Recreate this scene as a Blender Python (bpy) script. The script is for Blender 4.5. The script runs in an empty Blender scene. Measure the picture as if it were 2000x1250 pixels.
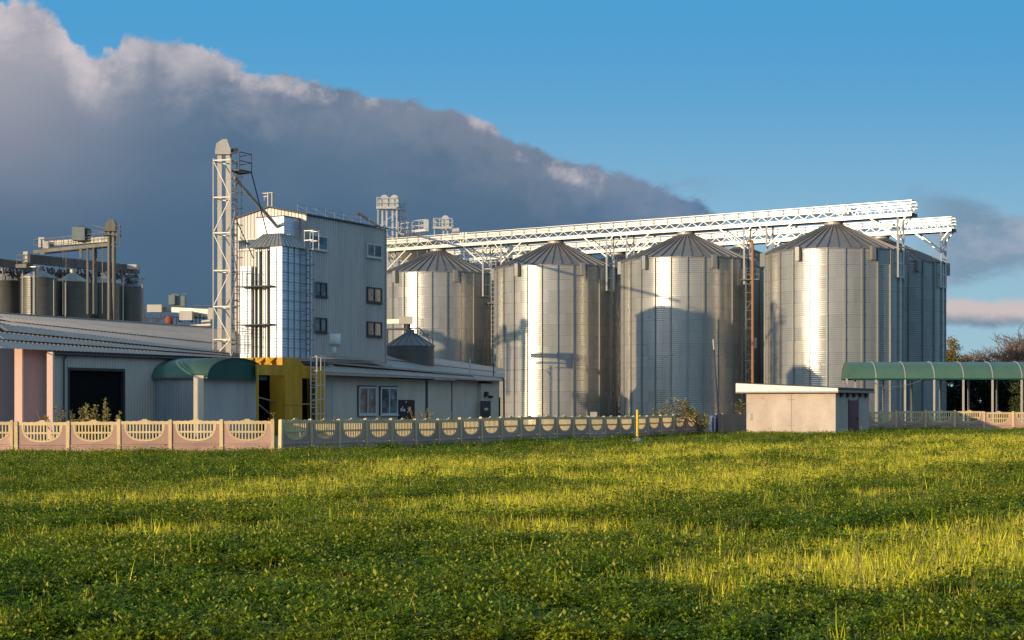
import bpy, math, random
import numpy as np
from mathutils import Vector, Matrix
R = math.radians
rnd = random.Random(7)
C = bpy.context.scene.collection
EYE = 2.06
F = 3115.0                                   # focal length in pixels of the 2000 px wide photograph
A = Vector((.4725, .8813, 0)).normalized()   # direction of the yard's long side (away from us)
N = Vector((A.y, -A.x, 0))                   # faces us, to the right
Z = Vector((0, 0, 1))
HZ = 790.0

def sm(a, b, x):
    t = min(1, max(0, (x - a) / (b - a))); return t * t * (3 - 2 * t)
def gz(x, y):                                # height of the ground
    return .15 * sm(12, 26, x) + .03 * math.sin(x * .31 + y * .17) + .02 * math.sin(x * .73 - y * .41)
def zat(py, d): return EYE + (HZ - py) / F * d
def pt(px, d, z=0.0): return Vector(((px - 1000) / F * d, d, z))
def P(s, n, z=0.0): return A * s + N * n + Z * z
def sn(px, n):                               # s of the point seen at column px in the vertical plane n
    k = (px - 1000) / F
    y = n / (N.x * k + N.y)
    return A.x * k * y + A.y * y
def dep(s, n): return A.y * s + N.y * n
def ns(px, s):                               # n of the point seen at column px in the plane s
    k = (px - 1000) / F
    y = s / (A.x * k + A.y)
    return N.x * k * y + N.y * y

# ------------------------------------------------------------------ materials
def newmat(name):
    m = bpy.data.materials.new(name); m.use_nodes = True
    nt = m.node_tree; b = nt.nodes['Principled BSDF']
    return m, nt, b
def nd(nt, t, **k):
    n = nt.nodes.new(t)
    for a, v in k.items():
        if a.startswith('i_'): n.inputs[a[2:].replace('_', ' ')].default_value = v
        else: setattr(n, a, v)
    return n
def coords(nt, sc=(1, 1, 1), obj=True):
    tc = nd(nt, 'ShaderNodeTexCoord'); mp = nd(nt, 'ShaderNodeMapping')
    mp.inputs['Scale'].default_value = sc
    nt.links.new(tc.outputs['Object'], mp.inputs[0]); return mp.outputs[0]
def mix(nt, a, b, fac, mode='MIX'):
    m = nd(nt, 'ShaderNodeMix', data_type='RGBA', blend_type=mode)
    for i, v in ((0, fac), (6, a), (7, b)):
        if hasattr(v, 'links') or isinstance(v, bpy.types.NodeSocket): nt.links.new(v, m.inputs[i])
        else: m.inputs[i].default_value = v if i == 0 else (*v, 1)[:4]
    return m.outputs[2]
def ramp(nt, src, lo, hi, c0=(0, 0, 0), c1=(1, 1, 1)):
    r = nd(nt, 'ShaderNodeValToRGB'); e = r.color_ramp.elements
    e[0].position = lo; e[1].position = hi; e[0].color = (*c0, 1); e[1].color = (*c1, 1)
    nt.links.new(src, r.inputs[0]); return r.outputs[0]
def mat(name, col, dark=None, rough=.7, metal=0., scale=1.2, streak=(1, 1, .25), amount=.5, bump=0., bscale=20, spec=.4,
        fine=None, rv=.1, foot=None, vary=0):
    m, nt, b = newmat(name)
    dark = dark or tuple(c * .6 for c in col)
    n1 = nd(nt, 'ShaderNodeTexNoise', i_Scale=scale, i_Detail=8, i_Roughness=.65)
    nt.links.new(coords(nt, streak), n1.inputs['Vector'])
    f = ramp(nt, n1.outputs[0], .35, .72)
    mm = nd(nt, 'ShaderNodeMath', operation='MULTIPLY'); nt.links.new(f, mm.inputs[0]); mm.inputs[1].default_value = amount
    c = mix(nt, col, dark, mm.outputs[0])
    n2 = nd(nt, 'ShaderNodeTexNoise', i_Scale=scale * 9, i_Detail=5)
    nt.links.new(coords(nt, (1, 1, 1)), n2.inputs['Vector'])
    c = mix(nt, c, ramp(nt, n2.outputs[0], .25, .75, (.78,) * 3, (1.12,) * 3), .4, 'MULTIPLY')
    if vary:
        ov_ = nd(nt, 'ShaderNodeObjectInfo'); c = mix(nt, c, ramp(nt, ov_.outputs['Random'], 0, 1, (1 - vary,) * 3, (1 + vary * .5,) * 3), 1.0, 'MULTIPLY')
    if foot:
        tcf = nd(nt, 'ShaderNodeTexCoord'); spf = nd(nt, 'ShaderNodeSeparateXYZ'); nt.links.new(tcf.outputs['Object'], spf.inputs[0])
        af = nd(nt, 'ShaderNodeMath', operation='MULTIPLY_ADD'); nt.links.new(n2.outputs[0], af.inputs[0]); af.inputs[1].default_value = -foot * 1.6; nt.links.new(spf.outputs[2], af.inputs[2])
        mf = nd(nt, 'ShaderNodeMapRange', interpolation_type='SMOOTHSTEP'); nt.links.new(af.outputs[0], mf.inputs[0]); mf.inputs[1].default_value = foot * .4; mf.inputs[2].default_value = -foot
        mf.inputs[3].default_value = 0; mf.inputs[4].default_value = .75
        c = mix(nt, c, (.16, .13, .09), mf.outputs[0])
    nt.links.new(c, b.inputs['Base Color'])
    b.inputs['Metallic'].default_value = metal
    b.inputs['Specular IOR Level'].default_value = spec
    rr = nd(nt, 'ShaderNodeMapRange'); nt.links.new(n2.outputs[0], rr.inputs[0])
    rr.inputs[3].default_value = rough - rv; rr.inputs[4].default_value = rough + rv
    nt.links.new(rr.outputs[0], b.inputs['Roughness'])
    if bump:
        n3 = nd(nt, 'ShaderNodeTexNoise', i_Scale=bscale, i_Detail=4); nt.links.new(coords(nt), n3.inputs['Vector'])
        bp = nd(nt, 'ShaderNodeBump'); bp.inputs['Strength'].default_value = bump; bp.inputs['Distance'].default_value = .02
        nt.links.new(n3.outputs[0], bp.inputs['Height']); nt.links.new(bp.outputs[0], b.inputs['Normal'])
    return m

M = {}
def silo_mat(name, base, metal, rough, nseg=25, ring=1.12, dark=.75):
    """galvanised sheets: each sheet of its own tone, seams between the rings, fine horizontal corrugation"""
    m, nt, b = newmat(name)
    tc = nd(nt, 'ShaderNodeTexCoord'); sp = nd(nt, 'ShaderNodeSeparateXYZ'); nt.links.new(tc.outputs['Object'], sp.inputs[0])
    def math_(op, a, bb=None, c=None):
        n = nd(nt, 'ShaderNodeMath', operation=op)
        for i, v in enumerate((a, bb, c)):
            if v is None: continue
            if isinstance(v, (int, float)): n.inputs[i].default_value = v
            else: nt.links.new(v, n.inputs[i])
        return n.outputs[0]
    ang = math_('ARCTAN2', sp.outputs[1], sp.outputs[0])
    seg = math_('FLOOR', math_('MULTIPLY', ang, nseg / (2 * math.pi)))
    zr = math_('DIVIDE', sp.outputs[2], ring)
    zi = math_('FLOOR', zr); zf = math_('FRACT', zr)
    oi = nd(nt, 'ShaderNodeObjectInfo')
    cb = nd(nt, 'ShaderNodeCombineXYZ'); nt.links.new(seg, cb.inputs[0]); nt.links.new(zi, cb.inputs[1])
    nt.links.new(math_('MULTIPLY', oi.outputs['Random'], 50), cb.inputs[2])
    wn = nd(nt, 'ShaderNodeTexWhiteNoise'); nt.links.new(cb.outputs[0], wn.inputs[0])
    tone = ramp(nt, wn.outputs[0], 0, 1, (.93, .93, .94), (1.05, 1.04, 1.02))
    tone = mix(nt, tone, ramp(nt, oi.outputs['Random'], 0, 1, (.90, .90, .92), (1.06, 1.04, 1.0)), 1.0, 'MULTIPLY')
    seam = math_('LESS_THAN', zf, .05)
    c = mix(nt, base, tone, 1.0, 'MULTIPLY')
    c = mix(nt, c, tuple(x * .5 for x in base), math_('MULTIPLY', seam, .45))
    ns1 = nd(nt, 'ShaderNodeTexNoise', i_Scale=.9, i_Detail=8, i_Roughness=.7); nt.links.new(coords(nt, (1, 1, .18)), ns1.inputs['Vector'])
    c = mix(nt, c, ramp(nt, ns1.outputs[0], .3, .75, (1.08,) * 3, (dark,) * 3), .8, 'MULTIPLY')
    nt.links.new(c, b.inputs['Base Color'])
    b.inputs['Metallic'].default_value = metal
    rr = nd(nt, 'ShaderNodeMapRange'); nt.links.new(wn.outputs[0], rr.inputs[0])
    rr.inputs[3].default_value = rough - .02; rr.inputs[4].default_value = rough + .03
    nt.links.new(rr.outputs[0], b.inputs['Roughness'])
    wv = math_('SINE', math_('MULTIPLY', sp.outputs[2], 2 * math.pi / .187))
    bp = nd(nt, 'ShaderNodeBump'); bp.inputs['Strength'].default_value = .16; bp.inputs['Distance'].default_value = .02
    h = math_('ADD', wv, math_('MULTIPLY', seam, 1.5))
    nt.links.new(h, bp.inputs['Height']); nt.links.new(bp.outputs[0], b.inputs['Normal'])
    return m
M['silo'] = silo_mat('galvanised_silo_sheet', (.44, .435, .395), .45, .27)
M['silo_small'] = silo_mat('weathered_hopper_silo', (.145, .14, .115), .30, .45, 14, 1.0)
M['dryer'] = silo_mat('bright_dryer_sheet', (.66, .70, .76), .6, .35, 8, .62, .8)
M['cone'] = mat('aged_roof_sheet', (.25, .235, .22), (.16, .15, .145), .5, .45, .8, amount=.7)
M['stiff'] = mat('galvanised_stiffener', (.36, .36, .33), (.22, .22, .20), .42, .5, 1)
M['white_steel'] = mat('bright_zinc_steel', (.66, .64, .58), (.36, .34, .30), .38, .35, 1.5, amount=.35)
M['pale_steel'] = mat('pale_painted_steel', (.50, .48, .43), (.28, .25, .20), .5, .3, 1.2, amount=.6)
M['old_steel'] = mat('weathered_grey_steel', (.19, .18, .155), (.07, .065, .055), .6, .35, 1.5, amount=.8)
M['dark_steel'] = mat('dark_steel', (.06, .062, .066), (.03, .03, .03), .55, .3)
M['rust'] = mat('rusty_steel', (.22, .13, .085), (.12, .07, .05), .8, .1, 3)
M['corr'] = mat('grey_corrugated_wall', (.58, .54, .48), (.36, .345, .33), .5, .25, .8, (1, 1, .12), .75)
M['corr_dark'] = mat('dull_corrugated_wall', (.58, .53, .44), (.40, .37, .32), .6, .1, .8, (1, 1, .12), .6)
M['corr_shade'] = mat('shade_toned_corrugated_wall', (.34, .37, .38), (.20, .24, .26), .5, .2, .8, (1, 1, .12), .6)  # blue-grey shade of the shed's side wall put into its colour
M['roof'] = mat('grey_corrugated_roof', (.47, .39, .315), (.34, .29, .24), .6, .1, .6, (1, 1, 1), .6)
M['trim'] = mat('dark_trim', (.06, .06, .065), None, .6)
M['cream'] = mat('cream_render', (.70, .58, .43), (.50, .42, .33), .9, 0, .6, (1, 1, .3), .75, .2, foot=.5)
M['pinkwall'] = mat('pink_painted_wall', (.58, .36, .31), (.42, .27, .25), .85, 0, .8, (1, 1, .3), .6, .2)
M['pier_sun_tone'] = mat('pink_wall_sun_tone', (.86, .56, .42), (.70, .45, .34), .85, 0, 1)  # pink wall colour raised and warmed to read as sunlit
M['bluewall'] = mat('pale_blue_wall', (.50, .58, .68), (.40, .46, .55), .85, 0, .8, amount=.6)
M['fence_pink'] = mat('pink_concrete_panel', (.62, .37, .285), (.40, .27, .22), .9, 0, 1.6, (1, 1, .5), .85, .5, 40, foot=.30, vary=.22)
M['fence_cream'] = mat('yellow_cream_concrete', (.76, .58, .31), (.50, .38, .22), .9, 0, 2.5, (1, 1, .5), .75, .4, 40, vary=.15)
M['yellow'] = mat('yellow_paint', (.78, .40, .012), (.36, .18, .02), .6, 0, 1.1, (1, 1, .15), .85, foot=.5)
M['yellow_pole'] = mat('yellow_pole_paint', (.75, .52, .03), None, .5)
M['green'] = mat('green_canopy_sheet', (.085, .165, .11), (.055, .12, .085), .38, 0, .7, (1, 1, 1), .6)
M['green_flat'] = mat('green_gable_sheet', (.010, .090, .062), (.005, .05, .04), .6, 0, .7, (1, 1, 1), .6)
M['shed_wall'] = mat('pale_render', (.60, .50, .41), (.40, .32, .26), .9, 0, .7, (1, 1, .5), .85, .4, 30, foot=.35)
M['shed_white'] = mat('white_fascia_and_lit_vent', (.85, .82, .76), (.62, .58, .50), .6, 0, 2)
M['roof_felt'] = mat('roof_felt', (.12, .09, .07), None, .9)
M['door_red'] = mat('dull_red_door', (.16, .035, .045), None, .6)
M['white'] = mat('white_frame_paint', (.62, .62, .60), (.4, .4, .38), .5)
M['black'] = mat('gate_black_and_shade', (.010, .010, .010), None, .85, spec=.05)
M['brick'] = mat('red_painted_funnel', (.28, .07, .035), None, .7)
M['motor'] = mat('green_grey_machine_paint', (.18, .22, .21), (.08, .10, .10), .5, .1)
M['box_light'] = mat('light_machine_housing', (.56, .52, .44), (.34, .31, .26), .5, .2, 1.5)
M['concrete'] = mat('plain_concrete', (.38, .32, .27), (.26, .22, .19), .9, 0, 1, (1, 1, .4), .7, .3, 30)
M['barrel'] = mat('blue_tank_paint', (.05, .10, .20), (.03, .05, .09), .5)
M['stone'] = mat('grey_stone', (.30, .29, .27), None, .9, bump=.6, bscale=6)
M['bark'] = mat('grey_brown_bark', (.15, .105, .08), (.07, .05, .04), .9, scale=4)
M['sign'] = mat('dark_brown_board', (.035, .018, .014), None, .6)
M['amber'] = mat('dried_stalk', (.34, .24, .12), (.16, .11, .06), .9)
def glass():
    m, nt, b = newmat('window_glass')
    b.inputs['Base Color'].default_value = (.03, .04, .05, 1); b.inputs['Roughness'].default_value = .08
    b.inputs['Specular IOR Level'].default_value = .8
    n = nd(nt, 'ShaderNodeTexNoise', i_Scale=1.5); nt.links.new(coords(nt), n.inputs['Vector'])
    c = ramp(nt, n.outputs[0], .4, .65, (.02, .03, .04), (.16, .18, .19)); nt.links.new(c, b.inputs['Base Color'])
    return m
M['glass'] = glass()

def leafmat(name, c1, c2, c3, trans=.35, scale=.25, extra=None, clump=False):
    """foliage: tone varies over metres and from leaf to leaf, light passes through"""
    m, nt, b = newmat(name)
    g = nd(nt, 'ShaderNodeNewGeometry')
    n1 = nd(nt, 'ShaderNodeTexNoise', i_Scale=scale, i_Detail=5, i_Roughness=.6); nt.links.new(g.outputs['Position'], n1.inputs['Vector'])
    n2 = nd(nt, 'ShaderNodeTexNoise', i_Scale=9.0, i_Detail=3); nt.links.new(g.outputs['Position'], n2.inputs['Vector'])
    c = mix(nt, c1, c2, ramp(nt, n1.outputs[0], .40, .62))
    c = mix(nt, c, c3, ramp(nt, n2.outputs[0], .56, .68))
    rp = nd(nt, 'ShaderNodeMapRange'); nt.links.new(g.outputs['Random Per Island'], rp.inputs[0]); rp.inputs[3].default_value = .45; rp.inputs[4].default_value = 1.5
    if clump:
        oi = nd(nt, 'ShaderNodeObjectInfo'); rq = nd(nt, 'ShaderNodeMapRange'); nt.links.new(oi.outputs['Random'], rq.inputs[0]); rq.inputs[3].default_value = .42; rq.inputs[4].default_value = 1.5
        mq = nd(nt, 'ShaderNodeMath', operation='MULTIPLY'); nt.links.new(rp.outputs[0], mq.inputs[0]); nt.links.new(rq.outputs[0], mq.inputs[1]); rp = mq
    cc = nd(nt, 'ShaderNodeMix', data_type='RGBA', blend_type='MULTIPLY'); cc.inputs[0].default_value = 1
    nt.links.new(c, cc.inputs[6]); nt.links.new(rp.outputs[0], cc.inputs[7])
    if extra:                                 # now and then a leaf that has turned
        gt = nd(nt, 'ShaderNodeMath', operation='GREATER_THAN'); nt.links.new(g.outputs['Random Per Island'], gt.inputs[0]); gt.inputs[1].default_value = extra[0]
        out = mix(nt, cc.outputs[2], extra[1], gt.outputs[0])
    else: out = cc.outputs[2]
    nt.links.new(out, b.inputs['Base Color']); b.inputs['Roughness'].default_value = .6; b.inputs['Specular IOR Level'].default_value = .25
    tr = nd(nt, 'ShaderNodeBsdfTranslucent'); nt.links.new(out, tr.inputs[0])
    ms = nd(nt, 'ShaderNodeMixShader'); ms.inputs[0].default_value = trans
    nt.links.new(b.outputs[0], ms.inputs[1]); nt.links.new(tr.outputs[0], ms.inputs[2])
    nt.links.new(ms.outputs[0], nt.nodes['Material Output'].inputs[0])
    return m
M['clover'] = leafmat('clover_leaf', (.150, .235, .006), (.320, .340, .010), (.050, .110, .006), .38, .30, (.94, (.55, .50, .07)), True)
M['grass'] = leafmat('grass_blade', (.62, .58, .025), (.74, .64, .05), (.42, .45, .02), .4, .3, (.93, (.50, .36, .13)), True)
M['weed'] = leafmat('weed_leaf', (.22, .22, .05), (.38, .28, .08), (.48, .32, .10), .3, .6)
M['autumn'] = leafmat('autumn_leaf', (.30, .21, .03), (.20, .17, .03), (.40, .27, .06), .35, .8)
M['darkleaf'] = leafmat('dark_evergreen_leaf', (.014, .022, .008), (.022, .032, .01), (.008, .012, .005), .15, .5)
M['greenleaf'] = leafmat('green_leaf', (.07, .10, .02), (.12, .13, .03), (.04, .06, .015), .3, .5)
M['twig'] = mat('brown_twigs', (.19, .12, .09), (.12, .08, .065), .9)

def ground_mat(name, c1, c2, c3, sc=.35):
    m, nt, b = newmat(name)
    n1 = nd(nt, 'ShaderNodeTexNoise', i_Scale=sc, i_Detail=10, i_Roughness=.7); nt.links.new(coords(nt), n1.inputs['Vector'])
    n2 = nd(nt, 'ShaderNodeTexNoise', i_Scale=6.0, i_Detail=8, i_Roughness=.75); nt.links.new(coords(nt), n2.inputs['Vector'])
    c = mix(nt, c1, c2, ramp(nt, n1.outputs[0], .4, .62)); c = mix(nt, c, c3, ramp(nt, n2.outputs[0], .45, .65))
    nt.links.new(c, b.inputs['Base Color']); b.inputs['Roughness'].default_value = .95; b.inputs['Specular IOR Level'].default_value = .1
    bp = nd(nt, 'ShaderNodeBump'); bp.inputs['Strength'].default_value = .8; bp.inputs['Distance'].default_value = .06
    nt.links.new(n2.outputs[0], bp.inputs['Height']); nt.links.new(bp.outputs[0], b.inputs['Normal'])
    return m
M['field'] = ground_mat('field_soil_and_moss', (.040, .048, .012), (.075, .060, .028), (.028, .025, .012))
M['drystem'] = leafmat('dry_stem', (.24, .15, .08), (.33, .22, .11), (.16, .11, .05), .25, .5)
M['dirt'] = ground_mat('bare_brown_earth', (.15, .105, .07), (.10, .075, .05), (.07, .06, .03), .8)
M['yard'] = ground_mat('dusty_yard', (.20, .17, .13), (.14, .13, .10), (.10, .10, .06))

# ------------------------------------------------------------------ mesh builder
class MB:
    def __init__(s): s.v = []; s.f = []; s.sm = []
    def add(s, vs, fs, smooth=False):
        o = len(s.v); s.v += [Vector(v) for v in vs]; s.f += [tuple(i + o for i in f) for f in fs]; s.sm += [smooth] * len(fs); return s
    def box(s, c, hx, hy, hz, ex=None, ey=None, ez=None):
        ex = ex or Vector((1, 0, 0)); ey = ey or Vector((0, 1, 0)); ez = ez or Z
        c = Vector(c)
        vs = [c + ex * (hx * a) + ey * (hy * b) + ez * (hz * d) for a in (-1, 1) for b in (-1, 1) for d in (-1, 1)]
        return s.add(vs, [(0, 1, 3, 2), (4, 6, 7, 5), (0, 4, 5, 1), (2, 3, 7, 6), (0, 2, 6, 4), (1, 5, 7, 3)])
    def sb(s, s0, s1, n0, n1, z0, z1):       # a box given in site coordinates
        return s.box(P((s0 + s1) / 2, (n0 + n1) / 2, (z0 + z1) / 2), abs(s1 - s0) / 2, abs(n1 - n0) / 2, abs(z1 - z0) / 2, A, N, Z)
    def bar(s, a, b, w, h=None, up=None):    # rectangular bar between two points
        a = Vector(a); b = Vector(b); h = h or w; d = b - a; L = d.length
        if L < 1e-6: return s
        d /= L; up = up or (Z if abs(d.z) < .95 else Vector((0, 1, 0)))
        x = d.cross(up).normalized(); y = x.cross(d)
        return s.box((a + b) / 2, w / 2, L / 2, h / 2, x, d, y)
    def tube(s, a, b, r, r2=None, n=8, caps=True):
        a = Vector(a); b = Vector(b); r2 = r if r2 is None else r2; d = (b - a)
        if d.length < 1e-6: return s
        d.normalize(); up = Z if abs(d.z) < .95 else Vector((0, 1, 0)); x = d.cross(up).normalized(); y = d.cross(x)
        vs = []; 
        for k in range(n):
            t = 2 * math.pi * k / n; o = x * math.cos(t) + y * math.sin(t)
            vs += [a + o * r, b + o * r2]
        fs = [(2 * k, 2 * ((k + 1) % n), 2 * ((k + 1) % n) + 1, 2 * k + 1) for k in range(n)]
        s.add(vs, fs, True)
        if caps: s.add([vs[2 * k] for k in range(n)], [tuple(range(n))]); s.add([vs[2 * k + 1] for k in range(n)], [tuple(range(n))[::-1]])
        return s
    def path(s, pts, r, n=6):
        for a, b in zip(pts, pts[1:]): s.tube(a, b, r, n=n)
        return s
    def lathe(s, c, prof, n=32, smooth=True):
        c = Vector(c); vs = []
        for (r, z) in prof:
            for k in range(n):
                t = 2 * math.pi * k / n; vs.append(c + Vector((r * math.cos(t), r * math.sin(t), z)))
        fs = []
        for j in range(len(prof) - 1):
            for k in range(n):
                fs.append((j * n + k, j * n + (k + 1) % n, (j + 1) * n + (k + 1) % n, (j + 1) * n + k))
        return s.add(vs, fs, smooth)
    def prism(s, poly, d):                    # polygon (3-D points) pushed by the vector d
        n = len(poly); vs = [Vector(p) for p in poly] + [Vector(p) + d for p in poly]
        return s.add(vs, [tuple(range(n))[::-1], tuple(range(n, 2 * n))] + [(k, (k + 1) % n, n + (k + 1) % n, n + k) for k in range(n)])
    def corr(s, a, b, z0, z1, out, pitch=.25, dep_=.035, split=None):
        """trapezoid-corrugated wall from a to b; z1 may be a function of the distance along it"""
        a = Vector(a); b = Vector(b); L = (b - a).length; d = (b - a) / L
        n = max(1, int(L / pitch)); p = L / n; ts = []
        for k in range(n): ts += [(k * p, 0), (k * p + p * .35, 0), (k * p + p * .5, 1), (k * p + p * .85, 1)]
        ts.append((L, 0)); zt = z1 if callable(z1) else (lambda t: z1)
        vs = []
        for t, o in ts:
            q = a + d * t + out * (o * dep_)
            vs += [Vector((q.x, q.y, z0)), Vector((q.x, q.y, zt(t)))]
        return s.add(vs, [(2 * k, 2 * k + 2, 2 * k + 3, 2 * k + 1) for k in range(len(ts) - 1)])
    def corr_roof(s, e0, e1, r0, r1, pitch=.3, dep_=.035):
        """ribbed roof sheet, eave e0-e1, ridge r0-r1, ribs running down the slope"""
        e0, e1, r0, r1 = map(Vector, (e0, e1, r0, r1)); L = (e1 - e0).length
        nn = (e1 - e0).cross(r0 - e0).normalized()
        if nn.z < 0: nn = -nn
        n = max(1, int(L / pitch)); vs = []; cnt = 0
        for k in range(n):
            for f, o in ((0, 0), (.6, 0), (.7, 1), (.9, 1)):
                t = (k + f) / n; vs += [e0.lerp(e1, t) + nn * (o * dep_), r0.lerp(r1, t) + nn * (o * dep_)]; cnt += 1
        vs += [e1, r1]; cnt += 1
        return s.add(vs, [(2 * k, 2 * k + 2, 2 * k + 3, 2 * k + 1) for k in range(cnt - 1)])
    def build(s, name, m, parent=None, world=True):
        me = bpy.data.meshes.new(name)
        base = parent_world(parent) if (parent is not None and world) else Vector((0, 0, 0))
        if parent is None:                    # a thing that is one mesh: origin at its foot
            xs = [v.x for v in s.v]; ys = [v.y for v in s.v]
            base = Vector(((min(xs) + max(xs)) / 2, (min(ys) + max(ys)) / 2, min(v.z for v in s.v)))
        me.from_pydata([v - base for v in s.v], [], s.f)
        me.polygons.foreach_set('use_smooth', s.sm)
        me.materials.append(m if isinstance(m, bpy.types.Material) else M[m]); me.update()
        o = bpy.data.objects.new(name, me); C.objects.link(o)
        if parent is None: o.location = base
        else: o.parent = parent
        return o
def parent_world(p):
    v = Vector((0, 0, 0))
    while p is not None: v += p.location; p = p.parent
    return v
def thing(name, label, cat, loc, group=None):
    o = bpy.data.objects.new(name, None); C.objects.link(o); o.location = loc
    o.empty_display_size = .5
    return tag(o, label, cat, group)
def tag(o, label, cat, group=None):
    o['label'] = label; o['category'] = cat
    if group: o['group'] = group
    return o
def copy_tree(o, parent=None):
    c = o.copy(); C.objects.link(c); c.parent = parent
    for ch in list(o.children): copy_tree(ch, c)
    return c

# ------------------------------------------------------------------ camera, light, sky
sc = bpy.context.scene
cam = bpy.data.cameras.new('camera'); co = bpy.data.objects.new('camera', cam); C.objects.link(co)
co.location = (0, 0, EYE); co.rotation_euler = (R(90), 0, 0)
cam.sensor_width = 36; cam.lens = F / 2000 * 36; cam.shift_y = (HZ - 625) / 2000
cam.clip_start = .1; cam.clip_end = 5000
sc.camera = co
SUN_EL = R(8.0)
sun_h = Vector((-.739, -.674, 0)).normalized()
sun_dir = sun_h * math.cos(SUN_EL) + Z * math.sin(SUN_EL)
sl = bpy.data.lights.new('sun', 'SUN'); so = bpy.data.objects.new('sun', sl); C.objects.link(so)
sl.energy = 4.6; sl.angle = R(.5); sl.color = (1.0, .76, .48)
so.rotation_euler = sun_dir.to_track_quat('Z', 'Y').to_euler()
so.location = sun_dir * 50

w = bpy.data.worlds.new('World'); sc.world = w; w.use_nodes = True
nt = w.node_tree; bg = nt.nodes['Background']
sky = nd(nt, 'ShaderNodeTexSky', sky_type='NISHITA'); sky.sun_disc = False
sky.sun_elevation = SUN_EL; sky.sun_rotation = math.atan2(sun_h.x, sun_h.y)
sky.air_density = 1.0; sky.dust_density = .6; sky.ozone_density = 2.5
def wm(op, *a):
    n = nd(nt, 'ShaderNodeMath', operation=op)
    for i, v in enumerate(a):
        if isinstance(v, (int, float)): n.inputs[i].default_value = v
        else: nt.links.new(v, n.inputs[i])
    return n.outputs[0]
tc = nd(nt, 'ShaderNodeTexCoord'); sp = nd(nt, 'ShaderNodeSeparateXYZ'); nt.links.new(tc.outputs['Generated'], sp.inputs[0])
DX, DY, DZ = sp.outputs
dy = wm('MAXIMUM', DY, .05)
U = wm('DIVIDE', DX, dy); V = wm('DIVIDE', DZ, dy)     # bearing and height of a sky direction, as tangents
front = wm('GREATER_THAN', DY, .1)
cv = nd(nt, 'ShaderNodeCombineXYZ'); nt.links.new(U, cv.inputs[0]); nt.links.new(V, cv.inputs[1])
def noise(scale, detail, rough, sx=1, sy=1, off=0., dist=0.):
    mp = nd(nt, 'ShaderNodeMapping'); mp.inputs['Scale'].default_value = (sx, sy, 1); mp.inputs['Location'].default_value = (off, off * .7, off * 1.3)
    nt.links.new(cv.outputs[0], mp.inputs[0])
    n = nd(nt, 'ShaderNodeTexNoise', i_Scale=scale, i_Detail=detail, i_Roughness=rough, i_Distortion=dist); nt.links.new(mp.outputs[0], n.inputs['Vector'])
    return n.outputs[0]
# the upper edge of the big cloud bank: height as a function of bearing
edge = nd(nt, 'ShaderNodeFloatCurve')
pts = [(-200, -60), (0, 2), (60, 0), (110, 22), (150, 82), (200, 102), (240, 72), (280, 60), (340, 78), (400, 85), (450, 105), (520, 130), (620, 146), (740, 182), (860, 212),
       (950, 252), (1100, 305), (1250, 350), (1340, 372), (1390, 392), (1416, 430), (1430, 640), (1500, 790), (2200, 800)]
cm = edge.mapping.curves[0]
L_ = [((px + 200) / 2400, (850 - py) / 910) for px, py in pts]
cm.points[0].location = L_[0]; cm.points[1].location = L_[-1]
for p_ in L_[1:-1]: cm.points.new(*p_)
for p_ in cm.points: p_.handle_type = 'AUTO_CLAMPED'
edge.mapping.update()
nt.links.new(wm('DIVIDE', wm('ADD', wm('MULTIPLY', U, F), 1200), 2400), edge.inputs['Value'])
edgeV = wm('DIVIDE', wm('SUBTRACT', wm('MULTIPLY', edge.outputs[0], 910), 60), F)
n_big = noise(14, 8, .55, 1, 1.2, 3.1, .3); n_small = noise(45, 8, .6, 1, 1.2, 8.0, .4); n_soft = noise(5, 4, .5, 1, 2.2, 1.7)
pert = wm('ADD', wm('MULTIPLY', wm('SUBTRACT', n_big, .5), .034), wm('MULTIPLY', wm('SUBTRACT', n_small, .5), .024))
d = wm('ADD', wm('SUBTRACT', edgeV, V), pert)          # depth inside the cloud
def smooth(x, a, b):
    n = nd(nt, 'ShaderNodeMapRange', interpolation_type='SMOOTHSTEP'); nt.links.new(x, n.inputs[0]); n.inputs[1].default_value = a; n.inputs[2].default_value = b
    return n.outputs[0]
cloud = smooth(d, -.001, .0055)
deep = smooth(wm('ADD', d, wm('MULTIPLY', wm('SUBTRACT', n_small, .5), .02)), .0, .055)
left = smooth(U, -.09, -.27)
rim = wm('MULTIPLY', wm('SUBTRACT', 1, deep), wm('ADD', .22, wm('MULTIPLY', left, .95)))
slate = mix(nt, (.080, .150, .245), (.115, .185, .28), smooth(n_soft, .35, .65))
slate = mix(nt, slate, (.085, .20, .36), wm('MULTIPLY', smooth(U, .0, .12), .7))
slate = mix(nt, slate, (.36, .36, .42), wm('MULTIPLY', smooth(U, -.17, -.34), smooth(V, .09, .23)))
slate = mix(nt, slate, (.064, .125, .20), wm('MULTIPLY', smooth(V, .14, .06), .7))
ccol = mix(nt, slate, (.62, .57, .60), wm('MINIMUM', wm('MULTIPLY', rim, smooth(n_big, .30, .60)), 1))
puff = wm('MULTIPLY', wm('MULTIPLY', smooth(wm('SUBTRACT', .013, wm('ABSOLUTE', wm('SUBTRACT', d, .005))), .0, .010), smooth(noise(26, 6, .6, 1, 1, 31.), .48, .66)), .6)
ccol = mix(nt, ccol, (.66, .60, .62), puff)
# clear sky: Nishita, pulled towards the photograph's late afternoon blue
skyc = sky.outputs[0]
grad = mix(nt, (.34, .54, .64), (.080, .345, .64), smooth(V, .02, .25))
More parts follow.
